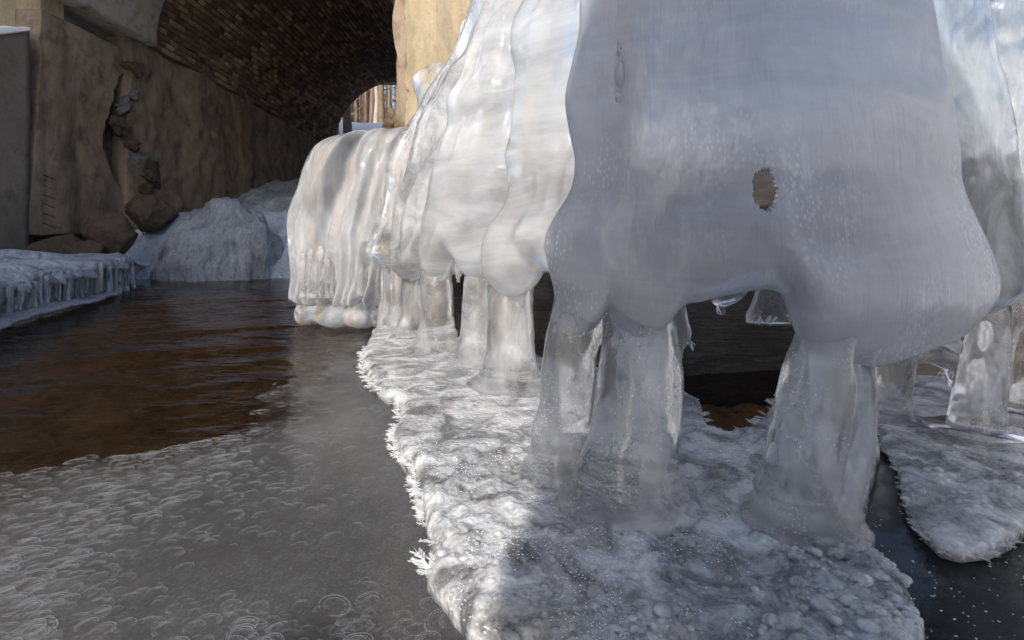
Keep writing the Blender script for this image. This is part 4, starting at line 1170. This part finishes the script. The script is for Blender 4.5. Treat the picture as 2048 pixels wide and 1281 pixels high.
# ------------------------------------------------------------------ bubbles in and on the ice
def dome_mesh(name, mat, flat=0.55, n=12, m=5):
    v, f = [], []
    for j in range(m):
        a = (math.pi / 2) * j / m
        for k in range(n):
            t = 2 * math.pi * k / n
            v.append((math.cos(a) * math.cos(t), math.cos(a) * math.sin(t), flat * math.sin(a)))
    v.append((0, 0, flat))
    f = grid_faces(n, m, wrap=True)
    f += [((m - 1) * n + k, (m - 1) * n + (k + 1) % n, m * n) for k in range(n)]
    me = bpy.data.meshes.new(name)
    me.from_pydata(v, [], f); me.materials.append(mat)
    me.polygons.foreach_set('use_smooth', [True] * len(f))
    return me
def rim_mesh(name, mat, n=14, rings=((1.0, 0.13), (0.72, 0.08))):
    v, f = [], []
    for r, wd in rings:
        o = len(v)
        for k in range(n + 1):
            q = k / n; a = math.pi * (-0.5 + 2.0 * q); w_ = wd * (0.22 + math.sin(math.pi * q) ** 1.2)
            for rr, zz in ((r, 0.0), (r - 0.5 * w_, 0.16 * math.sin(math.pi * q)), (r - w_, 0.10 * math.sin(math.pi * q))):
                v.append((rr * math.cos(a), rr * math.sin(a), zz * r))
        for k in range(n):
            for j in range(2):
                b0 = o + k * 3 + j; f.append((b0, b0 + 3, b0 + 4, b0 + 1))
    me = bpy.data.meshes.new(name)
    me.from_pydata(v, [], f)
    if mat: me.materials.append(mat)
    me.polygons.foreach_set('use_smooth', [True] * len(f))
    return me
DOME = rim_mesh('air_bubble', BUBBLE); DOME2 = dome_mesh('air_bubble', SHELF, 0.62, 18, 7)
def scatter(n_try, sampler, bvh, parent, me, mass_name, keep=150):
    items = []
    for _ in range(n_try):
        s = sampler()
        if s is None: continue
        x, y, r, sx = s
        h = bvh.ray_cast(Vector((x, y, 1)), Vector((0, 0, -1)))
        if h[0] is None: continue
        items.append((r / y, x, y, h[0].z, r, sx))
    items.sort(reverse=True)
    for q, x, y, z, r, sx in items[:keep]:
        o = bpy.data.objects.new('air_bubble', me); COL.objects.link(o)
        o.parent = parent
        o.matrix_parent_inverse = Matrix.Translation(-Vector(parent.location))
        o.location = (x, y, z - r * 0.05); o.scale = (r * sx, r, r); o.rotation_euler = (0, 0, random.gauss(0.1, .6))
    lo = rim_mesh('x', None, 10) if me is DOME else dome_mesh('x', None, 0.55, 10, 4)
    bv = np.array([v.co[:] for v in lo.vertices]); bf = [tuple(p.vertices) for p in lo.polygons]
    V, Fc = [], []
    for q, x, y, z, r, sx in items[keep:]:
        a = random.gauss(.1, .6); c, s_ = math.cos(a), math.sin(a)
        p = bv * np.array([r * sx, r, r])
        p = np.stack([p[:, 0] * c - p[:, 1] * s_, p[:, 0] * s_ + p[:, 1] * c, p[:, 2]], -1) + np.array([x, y, z - r * .05])
        o0 = len(V) * len(bv); V.append(p); Fc += [tuple(i + o0 for i in f) for f in bf]
    bpy.data.meshes.remove(lo)
    o = mesh_obj(mass_name, np.concatenate(V), Fc, me.materials[0], parent); kind(o, 'stuff')
def samp_stream():
    px = random.uniform(-60, 900); py = random.uniform(660, 1320) if random.random() < .5 else random.uniform(850, 1320)
    p = G(px, py)
    m = float(fbm(p[0] * 6, p[1] * 6, 0, 141, 3))
    band = math.exp(-((py - (1130 - 0.55 * px)) / 110) ** 2) + 0.5 * math.exp(-((py - 1250) / 60) ** 2)
    if random.random() > 0.18 + 0.9 * band + 0.5 * m: return None
    big = random.random()
    r = (0.0018 + 0.0065 * random.random() ** 2.2) * (1 + 0.7 * band * random.random())
    if big > 0.975 and py > 1000: r = random.uniform(.006, .013)
    return p[0], p[1], r * (0.7 + 0.5 * p[1]), random.uniform(1.0, 1.7)
scatter(5200, samp_stream, B_ICE, stream_ice, DOME, 'bubble_mass', 260)
def samp_shelf():
    px = random.uniform(840, 1840); py = random.uniform(780, 1300)
    p = G(px, py, 0.03)
    m = float(fbm(p[0] * 9, p[1] * 9, 0, 151, 3))
    if random.random() > 0.35 + 1.1 * m + (0.3 if py > 1050 else 0): return None
    r = 0.001 + 0.003 * random.random() ** 2
    if random.random() > .95 and py > 950: r = random.uniform(.003, .009)
    return p[0], p[1], r, random.uniform(1, 1.35)
scatter(5200, samp_shelf, B_SHELF, shelf, DOME2, 'bubble_mass', 240)
GRAIN = dome_mesh('frost_grain', FROST, 0.9, 6, 3)
def samp_grain():
    p = G(random.uniform(800, 1500), random.uniform(780, 1300), .03)
    m = float(fbm(p[0] * 16, p[1] * 16, 0, 161, 3))
    if m < 0.22 and random.random() > .03: return None
    return p[0], p[1], random.uniform(.0003, .0010), 1.0
scatter(7000, samp_grain, B_SHELF, shelf, GRAIN, 'frost_grains', 0)
B_BLACK = bvh_of(black_ice)
def samp_black():
    p = G(random.uniform(1740, 2060), random.uniform(1000, 1290), .0)
    return p[0], p[1], random.uniform(.0003, .0010) * (2 if random.random() > .97 else 1), random.uniform(1, 2)
scatter(150, samp_black, B_BLACK, black_ice, GRAIN, 'frost_grains', 0)
def samp_shelf2():
    p = G(random.uniform(1720, 2050), random.uniform(800, 1000), .025)
    return p[0], p[1], .001 + .005 * random.random() ** 3, 1.1
scatter(500, samp_shelf2, B_SHELF2, shelf2, DOME2, 'bubble_mass', 30)

bpy.context.view_layer.update()
